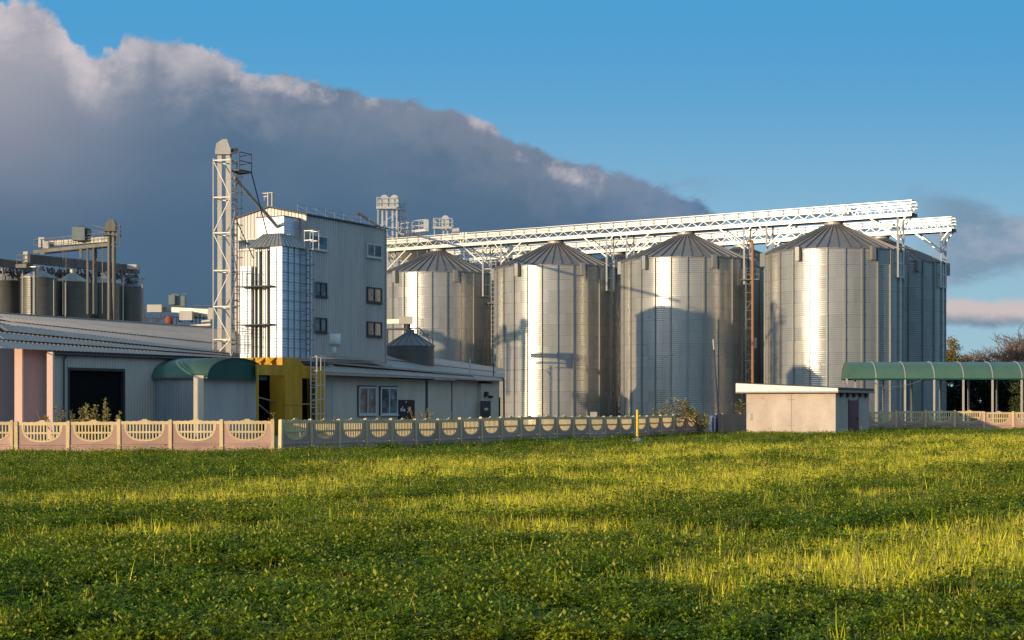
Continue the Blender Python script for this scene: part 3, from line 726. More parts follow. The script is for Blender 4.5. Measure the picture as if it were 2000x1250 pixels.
# main sheet roof descending to the far end
rf = MB(); e0, e1 = qpt(624, 705, nh + .1), qpt(984, 737, nh + .1); r0, r1 = qpt(605, 664, nh - 9), qpt(986, 720, nh - 4.5)
m0, m1 = e0.lerp(r0, .40), e1.lerp(r1, .45)
rf.corr_roof(e0, e1, m0, m1, .34, .03); rf.corr_roof(m0 + Z * .06, m1 + Z * .04, r0, r1, .34, .03)
rf.bar(e0 - Z * .06, e1 - Z * .05, .06, .12); rf.build('roof', 'roof', hr)
bk = MB(); bk.add([r0, r1, P(r1.dot(A), r1.dot(N) - 3, r1.z - 1.0), P(r0.dot(A), r0.dot(N) - 6, r0.z - 2.2)], [(0, 1, 2, 3)]); bk.add([e1, r1, Vector((r1.x, r1.y, 0)), Vector((e1.x, e1.y, 0))], [(0, 1, 2, 3)]); bk.build('rear_roof', 'roof', hr)
rf = MB(); a0, a1 = qpt(630, 726, nh + 1.0), qpt(938, 741, nh + .7); b0, b1 = qpt(622, 713, nh + .12), qpt(934, 736.5, nh + .12)
rf.corr_roof(a0, a1, b0, b1, .30, .03); rf.prism([a0 - Z * .02, a1 - Z * .02, a1 - Z * .10, a0 - Z * .22], -N * .05)
rf.build('lean_to_roof', 'roof', hr)
rf = MB(); a0, a1 = qpt(930, 741.5, nh + .8), qpt(981, 743, nh + .8); b0, b1 = qpt(922, 733, nh + .1), qpt(981, 739.5, nh + .1)
rf.corr_roof(a0, a1, b0, b1, .3, .03); rf.bar(a0 - Z * .04, a1 - Z * .04, .06, .1); rf.build('porch_roof', 'roof', hr)
for (x0, x1, y0, y1) in ((700, 732, 757, 808.5), (742.5, 774, 758, 808.5)):
    sa, sb2 = sn(x0, nh), sn(x1, nh); scn = (sa + sb2) / 2; dd = dep(scn, nh)
    o = window(hr, None, P(scn, nh), (sb2 - sa) / 2, zat(y1, dd), zat(y0, dd), 'white', A, N, 2, .13)
    tm = MB()
    for z in (zat(y0, dd) + .12, zat(y1, dd) - .1): tm.box(P(scn, nh + .03, z), (sb2 - sa) / 2 + .16, .03, .04, A, N, Z)
    for k in (-1, 1): tm.box(P(scn, nh + .03, (zat(y0, dd) + zat(y1, dd)) / 2) + A * k * ((sb2 - sa) / 2 + .14), .03, .03, (zat(y0, dd) - zat(y1, dd)) / 2 + .1, A, N, Z)
    tm.build('window_surround', 'trim', o)
    lc = MB(); c0 = P(scn + (sb2 - sa) / 4, nh + .06)          # white patterned curtain behind the right pane
    for k in range(7):
        a_ = R(180) * k / 6; cz = zat(y0, dd) - .85
        lc.bar(c0 + Z * cz, c0 + A * math.cos(a_) * .22 + Z * (cz + .45 * math.sin(a_) + .12), .035, .03)
    lc.box(c0 + Z * (zat(y1, dd) + .45), .22, .015, .3, A, N, Z); lc.build('curtain', 'white', o)
sg = MB(); sa, sb2 = sn(777, nh), sn(808, nh); sg.sb(sa, sb2, nh + .02, nh + .10, 0.2, zat(781, dep(sa, nh))); so_ = sg.build('dark_board', 'sign', hr)
dt = MB()
for px_, py_, s_ in ((791, 785, .05), (782, 800, .10), (787, 801, .09), (797, 800, .11), (800, 803, .07), (784, 795, .05), (794, 805, .05)):
    ss = sn(px_, nh); dt.box(P(ss, nh + .115, zat(py_, dep(ss, nh))), s_ * 1.6, .008, s_ * 1.2, A, N, Z)
dt.build('board_marks', 'white', so_)
sa, sb2 = sn(938, nh + .35), sn(957, nh + .35); dr = MB().sb(sa, sb2, nh + .36, nh + .42, 0.05, zat(783, dep(sa, nh))).build('door', 'dark_steel', hr)
ss = sn(948, nh + .35); MB().box(P(ss, nh + .435, zat(799, dep(ss, nh))), .33, .01, .10, A, N, Z).build('door_notice', 'white', dr)
sa, sb2 = sn(970, nh - .3), sn(976, nh - .3); MB().sb(sa, sb2, nh - .29, nh - .24, 0.05, zat(776, dep(sa, nh))).build('door', 'trim', hr)
lp = MB(); ss = sn(947, nh + .35); lp.box(P(ss, nh + .5, zat(770, dep(ss, nh))), .16, .14, .22, A, N, Z); lp.tube(P(sn(955, nh + .35), nh + .36, zat(775, dep(ss, nh))), P(sn(955, nh + .35), nh + .7, zat(775, dep(ss, nh))), .12); lp.build('wall_lamp', 'dark_steel', hr)
dp = MB(); s_dp = s2e + .1; dp.path([P(s_dp - .5, nh + .1, 4.4), P(s_dp, nh + .1, 4.2), P(s_dp + .05, nh + .1, 0)], .07); dp.build('drainpipe', 'trim', hr)
st = MB(); q = qpt(646, 673, nh - 1.6); st.lathe((q.x, q.y, 0), [(.05, q.z - .75), (.42, q.z - .7), (.42, q.z - .15), (.30, q.z - .1), (.70, q.z + .0), (.74, q.z + .05), (.74, q.z + .8), (.66, q.z + .8), (.66, q.z + .1), (.02, q.z + .1)], 26); st.build('roof_vent', 'shed_white', hr)  # white coat stands in for sunlight the drum does not get
st = MB(); q = qpt(764, 722, nh - .4); st.tube(q - Z * .2, q + Z * .15, .10); st.lathe((q.x, q.y, q.z + .2), [(0.01, .2), (.13, .18), (.2, .05), (.2, -.02), (.02, -.04)], 14); st.build('roof_cowl', 'pale_steel', hr)
st = MB(); q = qpt(918, 733, nh - .5); st.tube(q, q + Z * 1.35, .06); st.tube(q + Z * 1.35, q + Z * 1.5, .02); st.build('flue_pipe', 'white_steel', hr)
st = MB(); q = qpt(964, 737, nh - .3); st.tube(q, q + Z * 1.1, .06); st.tube(q + Z * 1.1, q + Z * 1.22, .12); st.build('flue_pipe', 'rust', hr)

# ------------------------------------------------------------------ green roofed shed in front of the hall
nc_ = -63.0; c0s = sn(398, nc_); c1s = sn(503, nc_)
nt_z = nc_
gs = thing('green_roofed_shed', 'corrugated shed under a rounded green roof beside the yellow dryer base', 'shed', P(c0s, nc_))
wl = MB(); wl.corr(P(c0s, nc_), P(c1s, nc_), 0, 3.85, N, .20, .03); wl.build('front_wall', 'corr', gs)
wl = MB(); wl.corr(P(c0s, nh + .05), P(c0s, nc_), 0, 3.85, -A, .20, .03); wl.build('side_wall', 'corr_shade', gs)
pier(379, 398.5, nc_ - .1, 3.84).build('sunlit_edge_strip', 'cream', gs)  # added pier stands in for the sunlit edge of the side wall
wl = MB(); wl.corr(P(c1s, nc_), P(c1s, nh + .05), 0, 3.85, A, .20, .03); wl.build('rear_wall', 'corr', gs)
ov = .30; a0_ = c0s - ov; a1_ = c1s + ov; mid = (a0_ + a1_) / 2; hwid = (a1_ - a0_) / 2
prof = [(mid - hwid * math.cos(math.pi * k / 20), 3.72 + 1.28 * math.sin(math.pi * k / 20) ** .85) for k in range(21)]
br = MB(); vs = []
for s_, z in prof: vs += [P(s_, nc_ + .55, z), P(s_, nh + .02, z), P(s_, nc_ + .55, z - .05), P(s_, nh + .02, z - .05)]
br.add(vs, [(4 * k, 4 * k + 1, 4 * k + 5, 4 * k + 4) for k in range(20)] + [(4 * k + 2, 4 * k + 6, 4 * k + 7, 4 * k + 3) for k in range(20)] + [(4 * k, 4 * k + 4, 4 * k + 6, 4 * k + 2) for k in range(20)], True)
br.build('barrel_roof', 'green', gs)
gb = MB(); gb.prism([P(s_, nc_ + .42, z - .06) for s_, z in prof] + [P(a1_, nc_ + .42, 3.62), P(a0_, nc_ + .42, 3.62)], N * .05); gb.build('roof_gable', 'green_flat', gs)

# ------------------------------------------------------------------ grain dryer on its yellow base
nd_ = -62.35; d0 = sn(551, nd_); d1 = sn(609, nd_); DW = 3.5; zt = 12.4; zb0 = 5.15
dr = thing('grain_dryer', 'silver panelled grain dryer tower on a yellow base', 'dryer', P((d0 + d1) / 2, nd_ - DW / 2))
bd = MB()
bd.sb(d0, d1, nd_ - .95, nd_, zb0, zt)                      # front column
bd.sb(d0 + .55, d1 - .003, nd_ - 2.6, nd_ - .953, zb0, zt - .003)
bd.sb(d0 + .1, d1 - .006, nd_ - DW, nd_ - 2.603, zb0, zt - 1.2)
bd.build('dryer_body', 'dryer', dr)
fl_ = MB()                                    # flanges between the panels
z = zb0 + .62
while z < zt - .1:
    fl_.sb(d0 - .03, d1 + .03, nd_ - .97, nd_ + .035, z - .022, z + .022); 
    if z < zt - 1.3: fl_.sb(d0 + .07, d0 + .5, nd_ - DW - .02, nd_ - 2.59, z - .02, z + .02)
    z += .62
for k in range(1, 5): s_ = d0 + (d1 - d0) * k / 5; fl_.sb(s_ - .02, s_ + .02, nd_, nd_ + .06, zb0, zt)
fl_.build('panel_flange', 'stiff', dr)
pp = MB()
for i, px_ in enumerate((488, 497, 506, 517, 527)):
    n_ = nd_ - 1.15 - i * .33; pp.tube(P(d0 + .35, n_, zb0), P(d0 + .35, n_, zt - .1), .07 if i % 2 else .04)
pp.build('air_duct', 'white_steel', dr)
rc = MB(); rc.sb(d0 + .50, d0 + .548, nd_ - 1.75, nd_ - 1.2, zb0, zt - .2); rc.sb(d0 + .50, d0 + .548, nd_ - 2.5, nd_ - 2.05, zb0, zt - .2); rc.build('recess_panel', 'motor', dr)
pf = MB()
for z in (9.8, 7.3): pf.sb(d0 - .55, d0 + .3, nd_ - 3.2, nd_ - .6, z - .03, z + .03)
def rail(mb, p0, p1, h=1.0, n=3, t=.035):
    for k in range(n + 1): q = p0.lerp(p1, k / n); mb.bar(q, q + Z * h, t)
    for z in (h / 2, h): mb.bar(p0 + Z * z, p1 + Z * z, t)
rail(pf, P(d0 - .55, nd_ - 3.2, 9.8), P(d0 - .55, nd_ - 2.0, 9.8)); rail(pf, P(d0 - .5, nd_ - 3.3, 5.4), P(d0 - .5, nd_ - 2.0, 5.4), 1.2, 4); rail(pf, P(d0 - .5, nd_ - 3.3, 6.6), P(d0 - .5, nd_ - 2.3, 6.6), .5, 2)
for n_ in (-.62, -1.9, -3.1): pf.bar(P(d0 - .5, nd_ + n_, zb0 - .1), P(d0 - .5, nd_ + n_, zt), .05)
pf.build('service_platform', 'dark_steel', dr)
rf = MB(); e = .18; am, nm = (d0 + d1) / 2, nd_ - 1.3
top = [P(am - .8, nm + .5, zt + .95), P(am + .8, nm + .5, zt + .95), P(am + .8, nm - .8, zt + .95), P(am - .8, nm - .8, zt + .95)]
bot = [P(d0 - e, nd_ + e, zt), P(d1 + e, nd_ + e, zt), P(d1 + e, nd_ - 2.75, zt), P(d0 - e, nd_ - 2.75, zt)]
rf.add(bot + top, [(0, 1, 5, 4), (1, 2, 6, 5), (2, 3, 7, 6), (3, 0, 4, 7), (4, 5, 6, 7), (0, 3, 2, 1)])
for k in range(9): u = k / 8; rf.bar(bot[3].lerp(bot[0], u) + Z * .02, top[3].lerp(top[0], u) + Z * .02, .05); rf.bar(bot[0].lerp(bot[1], u) + Z * .02, top[0].lerp(top[1], u) + Z * .02, .05)
rf.build('hip_roof', 'stiff', dr)
mb = MB(); sld = d0 + (d1 - d0) * .80; ladder(mb, P(sld, nd_ + .18, zb0 + .1), P(sld, nd_ + .18, zt + .1), A, .42, .4, .03); mb.build('ladder', 'dark_steel', dr)
mb = MB(); cage(mb, P(sld, nd_ + .18, zb0 + 1.2), P(sld, nd_ + .18, zt + .0), N, A, .34, 1.0); 
for dx_ in (-.42, .42): mb.bar(P(sld + dx_, nd_ + .3, zb0), P(sld + dx_, nd_ + .3, zt + .2), .03)
mb.build('ladder_cage', 'stiff', dr)
mb = MB()
for a_ in (-.33, .33):
    for b2 in (.1, .8): mb.bar(P(sld + a_, nd_ + b2, zt - .05), P(sld + a_, nd_ + b2, zt + 1.25), .05)
for z in (.0, .62, 1.25): 
    for b2 in (.1, .8): mb.bar(P(sld - .33, nd_ + b2, zt - .05 + z), P(sld + .33, nd_ + b2, zt - .05 + z), .045)
    for a_ in (-.33, .33): mb.bar(P(sld + a_, nd_ + .1, zt - .05 + z), P(sld + a_, nd_ + .8, zt - .05 + z), .045)
mb.bar(P(sld + .33, nd_ + .1, zt + 1.15), P(sld + 1.3, nd_ + .1, zt + 1.15), .045)
mb.build('ladder_landing', 'white_steel', dr)
# yellow base
y0s = sn(503, nd_ + .1); y1s = sn(636, nd_ + .1); yo0, yo1 = sn(504, nd_ + .1), sn(556, nd_ + .1); yp0, yp1 = sn(590, nd_ + .1), sn(617, nd_ + .1); nY = nd_ + .1
yb = MB()
yb.sb(y0s - .05, yo1, nY - .12, nY, 3.95, 4.62)
yb.corr(P(yo1, nY), P(yp0, nY), 0, 4.6, N, .25, .035)
yb.corr(P(yp0, nY), P(yp1, nY), 3.8, 4.6, N, .25, .035)
yb.corr(P(yp1, nY), P(y1s, nY), 0, 4.6, N, .25, .035)
yb.sb(yo1, y1s, nY - 3.6, nY - 3.5, 0, 4.6); yb.sb(y1s - .05, y1s, nY - 3.5, nY, 0, 4.6); yb.sb(yo1, yo1 + .05, nY - 1.2, nY - .01, 0, 4.6)
yb.sb(yo1, y1s, nY + .03, nY + .06, 2.05, 2.13); yb.sb(y0s, y0s + .12, nY - .12, nY, 0, 3.95)
yb.build('yellow_base', 'yellow', dr)
hp = MB()                                     # hopper between base and dryer
hp.add([P(d0, nd_ + .02, zb0), P(d0 + 1.6, nd_ + .02, zb0), P(d0 + 2.6, nd_ + .02, 4.55), P(d0, nd_ + .02, 4.55), P(d0, nd_ - 3.4, zb0), P(d0 + 1.6, nd_ - 3.4, zb0), P(d0 + 2.6, nd_ - 3.4, 4.55), P(d0, nd_ - 3.4, 4.55)],
       [(0, 3, 2, 1), (4, 5, 6, 7), (0, 4, 7, 3), (0, 1, 5, 4), (1, 2, 6, 5), (3, 7, 6, 2)])
for k in range(4):
    n_ = nd_ - .5 - k * .85; hp.prism([P(d0 - .02, n_, zb0), P(d0 - .02, n_ - .6, zb0), P(d0 - .75, n_ - .45, 4.62), P(d0 - .75, n_ - .15, 4.62)], A * .1)
hp.sb(d0 - .9, d0, nd_ - 3.3, nd_ - .1, 4.55, 4.62)
hp.build('hopper', 'yellow', dr)
ind = MB(); ind.sb(yo0 - .3, y1s - .2, nY - 2.6, nY - 2.4, 0, 4.5); ind.sb(yp0 - .1, yp1 + .1, nY - .9, nY - .8, 0, 4.5); ind.build('inside_shade_sheet', 'black', dr)  # black sheets stand in for the shade inside the openings
mb = MB(); mb.tube(P(yo0, nY - .9, 2.7), P(yo1 + .2, nY - .7, 2.2), .05); mb.tube(P(yo0 + .3, nY - 1.0, 2.6), P(yo1 - .1, nY - .9, 1.3), .05); mb.build('feed_pipe', 'stiff', dr)
mb = MB(); sld2 = (yp0 + yp1) / 2; ladder(mb, P(sld2, nY + .35, .1), P(sld2, nY + .35, 5.4), A, .55, .42, .032)
for a_ in (-.45, 0, .45): mb.bar(P(sld2 + a_, nY + .95, .3), P(sld2 + a_, nY + .95, 5.3), .05)
for k in range(6):
    z = .5 + k * .95
    for p_, q_ in (((-.45, .95), (.45, .95)), ((-.45, .95), (-.3, .35)), ((.45, .95), (.3, .35))): mb.bar(P(sld2 + p_[0], nY + p_[1], z), P(sld2 + q_[0], nY + q_[1], z), .05)
mb.build('caged_ladder', 'white_steel', dr)

# ------------------------------------------------------------------ lift tower in front of the tall building
nt_ = -67.6; q_ = sn(440, nt_); D_ = dep(q_, nt_)
# tower frame: corners on two axes, seen between columns 416 and 463
lt = thing('elevator_tower', 'slender bucket elevator tower with two pale trunks left of the dryer', 'tower', P(q_, nt_))
def tp(px, dz_, z): v = pt(px, D_ + dz_); return Vector((v.x, v.y, z))
zt0, ztop = .0, zat(302, D_)
zf = zat(312, D_)
posts = [(416.5, -.6), (450.5, -.9), (463, .7), (430, 1.1)]
m_ = MB()
for px_, dz_ in posts: m_.bar(tp(px_, dz_, 0), tp(px_, dz_, zf), .085)
levels = [zat(y, D_) for y in (700, 664, 600, 530, 457, 388, 316)]
levels = [.1, 2.6] + levels
for z in levels:
    for a, b in ((0, 1), (1, 2), (2, 3), (3, 0)): m_.bar(tp(*posts[a], z), tp(*posts[b], z), .075)
for i, (z0, z1) in enumerate(zip(levels, levels[1:])):
    for a, b in ((0, 1), (1, 2)):
        if i % 2: a, b = b, a
        m_.bar(tp(*posts[a], z0), tp(*posts[b], z1), .045)
m_.build('lattice_frame', 'pale_steel', lt)
for px_ in (429.5, 445.8):
    k = MB(); a = tp(px_, .1, .2); k.box(Vector((a.x, a.y, (ztop) / 2)), .145, .13, ztop / 2); 
    z = 1.2
    while z < ztop: k.box(Vector((a.x, a.y, z)), .17, .155, .03); z += 2.0
    k.build('trunk', 'box_light', lt)
hd = MB(); c = tp(437, .1, 0); zc = zat(302, D_)
hd.box(Vector((c.x, c.y, zc + .17)), .52, .33, .17)
prof_ = [(-.50, .34), (-.46, .72), (-.05, 1.0), (.26, 1.02), (.42, .55), (.52, .34)]
hd.prism([Vector((c.x + a, c.y - .30, zc + b)) for a, b in prof_], Vector((0, .60, 0)))
hd.build('elevator_head', 'pale_steel', lt)
mo = MB(); mo.tube(Vector((c.x + .55, c.y, zc + .25)), Vector((c.x + .95, c.y, zc + .30)), .17, n=14); mo.tube(Vector((c.x + .5, c.y, zc + .1)), Vector((c.x + .3, c.y, zc - 1.3)), .05); mo.build('motor', 'dark_steel', lt)
pl = MB(); zp = zat(336, D_)
cor = [(450, -.9), (462, .9), (491, .8), (480, -1.0)]
cor = [(452, -.7), (468, 1.0), (491.5, .2), (468, -1.0)]
for a, b in zip(cor, cor[1:] + cor[:1]): pl.bar(tp(*a, zp), tp(*b, zp), .10)
for z in (.62, 1.2): 
    for a, b in zip(cor[1:], cor[2:] + cor[:1]): pl.bar(tp(*a, zp + z), tp(*b, zp + z), .05)
for a in cor: pl.bar(tp(*a, zp), tp(*a, zp + 1.22), .05)
pl.add([tp(*a, zp) for a in cor], [(0, 1, 2, 3)]); pl.build('head_platform', 'dark_steel', lt)
for a, b, z0 in ((433, 491, 9.3),):
    pl = MB(); pl.bar(tp(452, 0, 9.1), tp(477, 0, 8.9), .12, .08); rail(pl, tp(455, 0, 9.0), tp(481, .0, 9.0), 1.0, 2); pl.build('mid_platform', 'dark_steel', lt)
sp_ = MB(); a = tp(458, .2, zat(345, D_)); b = P(sb0 - 1.6, nb_ - 1.2, zat(450, dep(sb0, nb_)) ); sp_.tube(a, b, .13, n=10); sp_.tube(b, b - Z * 1.1, .13, n=10); sp_.build('spout_pipe', 'pale_steel', lt)
sp_ = MB(); a = tp(491, .2, zp); b = tp(533, 1.5, zat(497, D_)); sp_.bar(a, b, .07); b = tp(495, 1, zat(502, D_)); sp_.bar(tp(458, .2, zat(420, D_)), b, .05); sp_.bar(tp(468, .2, zat(463, D_)), tp(505, 1, zat(488, D_)), .04); sp_.build('stay_bar', 'dark_steel', lt)
mb = MB(); la = tp(457, .2, 0); ladder(mb, la + Z * 4.8, la + Z * zp, Vector((1, 0, 0)), .42, .42, .028); cage(mb, la + Z * 6.5, la + Z * (zp - .3), Vector((.9, -.4, 0)).normalized(), Vector((.4, .9, 0)).normalized(), .42, 1.0); mb.build('caged_ladder', 'old_steel', lt)

# ------------------------------------------------------------------ white elevator heads behind, over the first silo
def white_head(label, px_, y_top, y_bot, dd, w_px, z_base, name='elevator_tower', legs=2):
    t = thing(name, label, 'tower', pt(px_, dd)); c = pt(px_, dd); hw_ = w_px / F * dd / 2
    zt_, zb_ = zat(y_top, dd), zat(y_bot, dd); m_ = MB()
    # platform with railing
    pq = [c + Vector((-hw_, -.8, 0)), c + Vector((hw_ * .9, -.8, 0)), c + Vector((hw_ * 1.15, .9, 0)), c + Vector((-hw_ * .8, .9, 0))]
    for a, b in zip(pq, pq[1:] + pq[:1]):
        m_.bar(a + Z * zb_, b + Z * zb_, .10, .26)
        for z in (.6, 1.15): m_.bar(a + Z * (zb_ + z), b + Z * (zb_ + z), .07)
        for k in range(3): q = a.lerp(b, k / 3); m_.bar(q + Z * zb_, q + Z * (zb_ + 1.15), .07)
    m_.build('head_platform', 'white_steel', t)
    hd = MB()
    for k in range(legs):
        x = c.x + (-.35 + 1.15 * k if legs == 2 else .25); rr = .46
        hd.prism([Vector((x + math.cos(R(a)) * rr, c.y - .3, zt_ - rr + math.sin(R(a)) * rr)) for a in range(0, 181, 15)] + [Vector((x - rr, c.y - .3, zb_ + .1)), Vector((x + rr, c.y - .3, zb_ + .1))], Vector((0, .6, 0)))
    hd.build('elevator_head', 'white_steel', t)
    for k in range(legs):
        x = c.x + (-.35 + 1.15 * k if legs == 2 else .25)
        lg = MB(); lg.box((x - .24, c.y, (z_base + zb_) / 2), .10, .10, (zb_ - z_base) / 2); lg.box((x + .24, c.y, (z_base + zb_) / 2), .10, .10, (zb_ - z_base) / 2); lg.build('trunk', 'white_steel', t)
    fr2 = MB()
    for x in (-1.1, 1.1):
        for y in (-.7, .7): fr2.bar(c + Vector((x, y, z_base)), c + Vector((x, y, zb_)), .055)
    z = z_base; i = 0
    while z < zb_ - 1.6:
        for y in (-.7, .7): fr2.bar(c + Vector((-1.1, y, z)), c + Vector((1.1, y, z)), .07); fr2.bar(c + Vector((-1.1 if i % 2 else 1.1, y, z)), c + Vector((1.1 if i % 2 else -1.1, y, z + 1.7)), .06)
        z += 1.7; i += 1
    fr2.build('lattice_frame', 'white_steel', t)
    return t, c
t1, c1_ = white_head('tallest bright elevator tower with twin rounded heads behind the tall building', 757, 381, 407, 182, 40, .1)
mb = MB(); mb.tube(c1_ + Vector((-1., 0, 22.4)), P(sb0 + Lb - 1, nb_ - 2, 17.2), .12); mb.build('spout_pipe', 'old_steel', t1)
mb = MB(); ladder(mb, c1_ + Vector((1.5, .4, 18.)), c1_ + Vector((1.5, .4, 25)), Vector((1, 0, 0)), .45); cage(mb, c1_ + Vector((1.5, .4, 20)), c1_ + Vector((1.5, .4, 25)), Vector((.7, -.7, 0)), Vector((.7, .7, 0)), .4, .8); mb.build('caged_ladder', 'old_steel', t1)
white_head('smaller elevator tower with one rounded head above the front conveyor bridge', 866, 421, 446, 196, 38, .1, legs=1)
ct = thing('catwalk_platform', 'white railed catwalk between the two elevator heads', 'platform', pt(805, 184))
mb = MB(); a, b = pt(778, 184.5), pt(832, 182.); za, zb_ = zat(454, 184), zat(449, 182)
nn = Vector((.2, 1, 0)).normalized()
for o in (0, 1.1):
    mb.bar(a + nn * o + Z * za, b + nn * o + Z * zb_, .10, .28)
    for h in (.6, 1.2): mb.bar(a + nn * o + Z * (za + h), b + nn * o + Z * (zb_ + h), .06)
    for k in range(5): q = a.lerp(b, k / 4) + nn * o; zz = za + (zb_ - za) * k / 4; mb.bar(q + Z * zz, q + Z * (zz + 1.2), .07)
mb.bar(b + Z * (zb_ + .1), b + Z * (zb_ + 1.2), .55, .1); mb.build('walkway', 'white_steel', ct)
mb = MB(); 
for px_ in (815, 834): q = pt(px_, 184); mb.bar(q, q + Z * (zb_ - .1), .10)
mb.build('leg', 'white_steel', ct)
# another cone roofed silo and white housing behind the bridge
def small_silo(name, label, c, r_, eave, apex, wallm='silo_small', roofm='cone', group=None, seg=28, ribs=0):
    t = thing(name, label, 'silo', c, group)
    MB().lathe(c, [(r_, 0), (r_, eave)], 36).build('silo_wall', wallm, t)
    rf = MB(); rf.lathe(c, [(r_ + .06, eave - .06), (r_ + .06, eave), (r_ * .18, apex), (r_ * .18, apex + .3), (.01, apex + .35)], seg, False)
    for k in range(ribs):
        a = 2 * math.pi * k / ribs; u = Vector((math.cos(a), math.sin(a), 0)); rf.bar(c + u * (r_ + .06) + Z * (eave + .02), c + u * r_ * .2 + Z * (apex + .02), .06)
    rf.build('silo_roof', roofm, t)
    return t
small_silo('grain_bin', 'far cone topped bin just showing above the bridge beside the catwalk', pt(801, 196.), 4.2, zat(478, 196), zat(456, 196), ribs=24)
wh = thing('elevator_housing', 'bright white housing with crossed bracing below the left end of the bridge', 'machine house', pt(792, 189))
q = pt(790, 189.); MB().box(Vector((q.x, q.y, 11)), 2.2, 1.2, 8.0).build('housing', 'dryer', wh)
mb = MB()
for x in (-2.7, -1.3, .4):
    mb.bar(q + Vector((x, -1.9, 8)), q + Vector((x, -1.9, 19)), .10)
for k in range(6):
    z = 9.5 + k * 1.6; mb.bar(q + Vector((-2.7, -1.9, z)), q + Vector((-1.3 if k % 2 else .4, -1.9, z + 1.6)), .07); mb.bar(q + Vector((.4, -1.9, z)), q + Vector((-1.3, -1.9, z + 1.6)), .07); mb.bar(q + Vector((-2.7, -1.9, z)), q + Vector((.4, -1.9, z)), .06)
mb.build('bracing', 'white_steel', wh)
# pipes in the air behind first silo roof
cl = thing('pipe_cluster', 'tangle of pale pipes behind the roof of the first silo', 'pipes', pt(915, 184))
mb = MB()
for k in range(16):
    x = 880 + k * 5.5; q = pt(x, 184 + (k % 3)); mb.bar(q + Z * 15.5, q + Z * (18.6 + rnd.uniform(-.3, .3)), rnd.choice((.06, .09, .13)))
for k in range(7): z = 15.9 + k * .42; mb.bar(pt(876, 184, z), pt(968, 181, z - .1), .06)
mb.build('pipe', 'stiff', cl); mb = MB(); q = pt(888, 180); mb.tube(pt(884, 181, zat(452, 181)), pt(897, 181, zat(450, 181)), .32, n=12)
for px_ in (900, 905, 911): q = pt(px_, 181); mb.tube(q + Z * 20, q + Z * 21.6, .12)
mb.build('motor', 'white_steel', cl)

# small dark silo beside the annex
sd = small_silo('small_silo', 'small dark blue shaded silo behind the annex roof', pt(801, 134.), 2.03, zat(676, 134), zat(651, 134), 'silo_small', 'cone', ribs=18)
cb = thing('feed_conveyor', 'short horizontal conveyor over the small dark silo', 'conveyor', pt(785, 146.))
mb = MB(); mb.bar(pt(740, 147.5, zat(627, 146)), pt(803, 146, zat(627, 146)), .5, .42); mb.box(pt(793, 145.9, zat(626, 146)), .62, .4, .34); mb.build('conveyor_box', 'box_light', cb)
mb = MB(); mb.bar(pt(742, 147, zat(642, 146)), pt(820, 146, zat(641, 146)), .14); mb.bar(pt(744, 145, zat(645, 146)), pt(800, 145, zat(645, 146)), .08)
mb.tube(pt(796, 146, zat(632, 146)), pt(796, 146, zat(650, 146)), .3, .2, 10); mb.bar(pt(757, 146, zat(645, 146)), pt(757, 146, 2), .12); mb.bar(pt(748, 146, zat(655, 146)), pt(757, 146, zat(667, 146)), .08)
mb.path([pt(820, 146, zat(641, 146)), pt(832, 146, zat(655, 146)), pt(840, 145, zat(668, 146))], .05); mb.box(pt(832, 146, zat(654, 146)), .3, .3, .12); mb.build('support', 'dark_steel', cb)

# ------------------------------------------------------------------ old hopper silos and their conveyors at the far left
hs = [(8, 136, 1.45, 'weathered small silo cut by the left picture edge'), (76, 134, 1.48, 'weathered small silo catching the sun, second from the left'),
      (142, 137, 1.38, 'dark small silo in the middle of the old group'), (203, 140, 1.34, 'dark small silo behind the old lift trunks'),
      (253, 143, 1.22, 'small shaded silo, rightmost of the old group')]
for i, (px_, dd, r_, lb_) in enumerate(hs):
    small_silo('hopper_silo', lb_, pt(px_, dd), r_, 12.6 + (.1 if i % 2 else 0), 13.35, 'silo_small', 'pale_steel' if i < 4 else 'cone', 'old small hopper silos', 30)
    # a frame post beside it
PL = lambda px_, py_, dd: pt(px_, dd, zat(py_, dd))
ol = thing('elevator_tower', 'old weathered bucket elevator with angular head above the left silos', 'tower', pt(216, 130))
mb = MB()
for px_, dp_ in ((213.5, 0), (222.5, .5)): mb.tube(pt(px_, 130 + dp_, .2), PL(px_, 452, 130), .165, n=12)
mb.build('trunk', 'old_steel', ol)
c = PL(216, 452, 130); mb = MB(); mb.prism([c + Vector((a, -.32, b)) for a, b in ((-.45, 0), (-.30, .15), (-.28, .65), (-.1, .95), (.32, .95), (.47, .6), (.47, 0))], Vector((0, .64, 0))); mb.prism([c + Vector((a, -.2, b)) for a, b in ((-.62, .0), (-.3, .65), (-.1, .4), (-.25, -.02))], Vector((0, .4, 0))); mb.build('elevator_head', 'old_steel', ol)
mb = MB(); zb_ = zat(459, 130); qs = [(204, -.6), (234, -.6), (236, .8), (207, .8)]
T3 = lambda a, z: pt(a[0], 130 + a[1], z)
for a, b in zip(qs, qs[1:] + qs[:1]):
    mb.bar(T3(a, zb_), T3(b, zb_), .1)
for a, b in (((218, -.6), (235, -.6)), ((235, -.6), (236, .8))):
    for z in (0, .4, .8): mb.bar(T3(a, zb_ - .1 + z), T3(b, zb_ - .1 + z), .04)
mb.bar(T3((234, -.6), zb_ + .8), T3((234, -.6), zat(484, 130)), .06); mb.bar(T3((222, -.6), zat(482, 130)), T3((234, -.6), zat(484, 130)), .08); mb.bar(T3((223, -.6), zat(478, 130)), T3((233, -.6), zat(463, 130)), .05)
mb.build('head_platform', 'old_steel', ol)
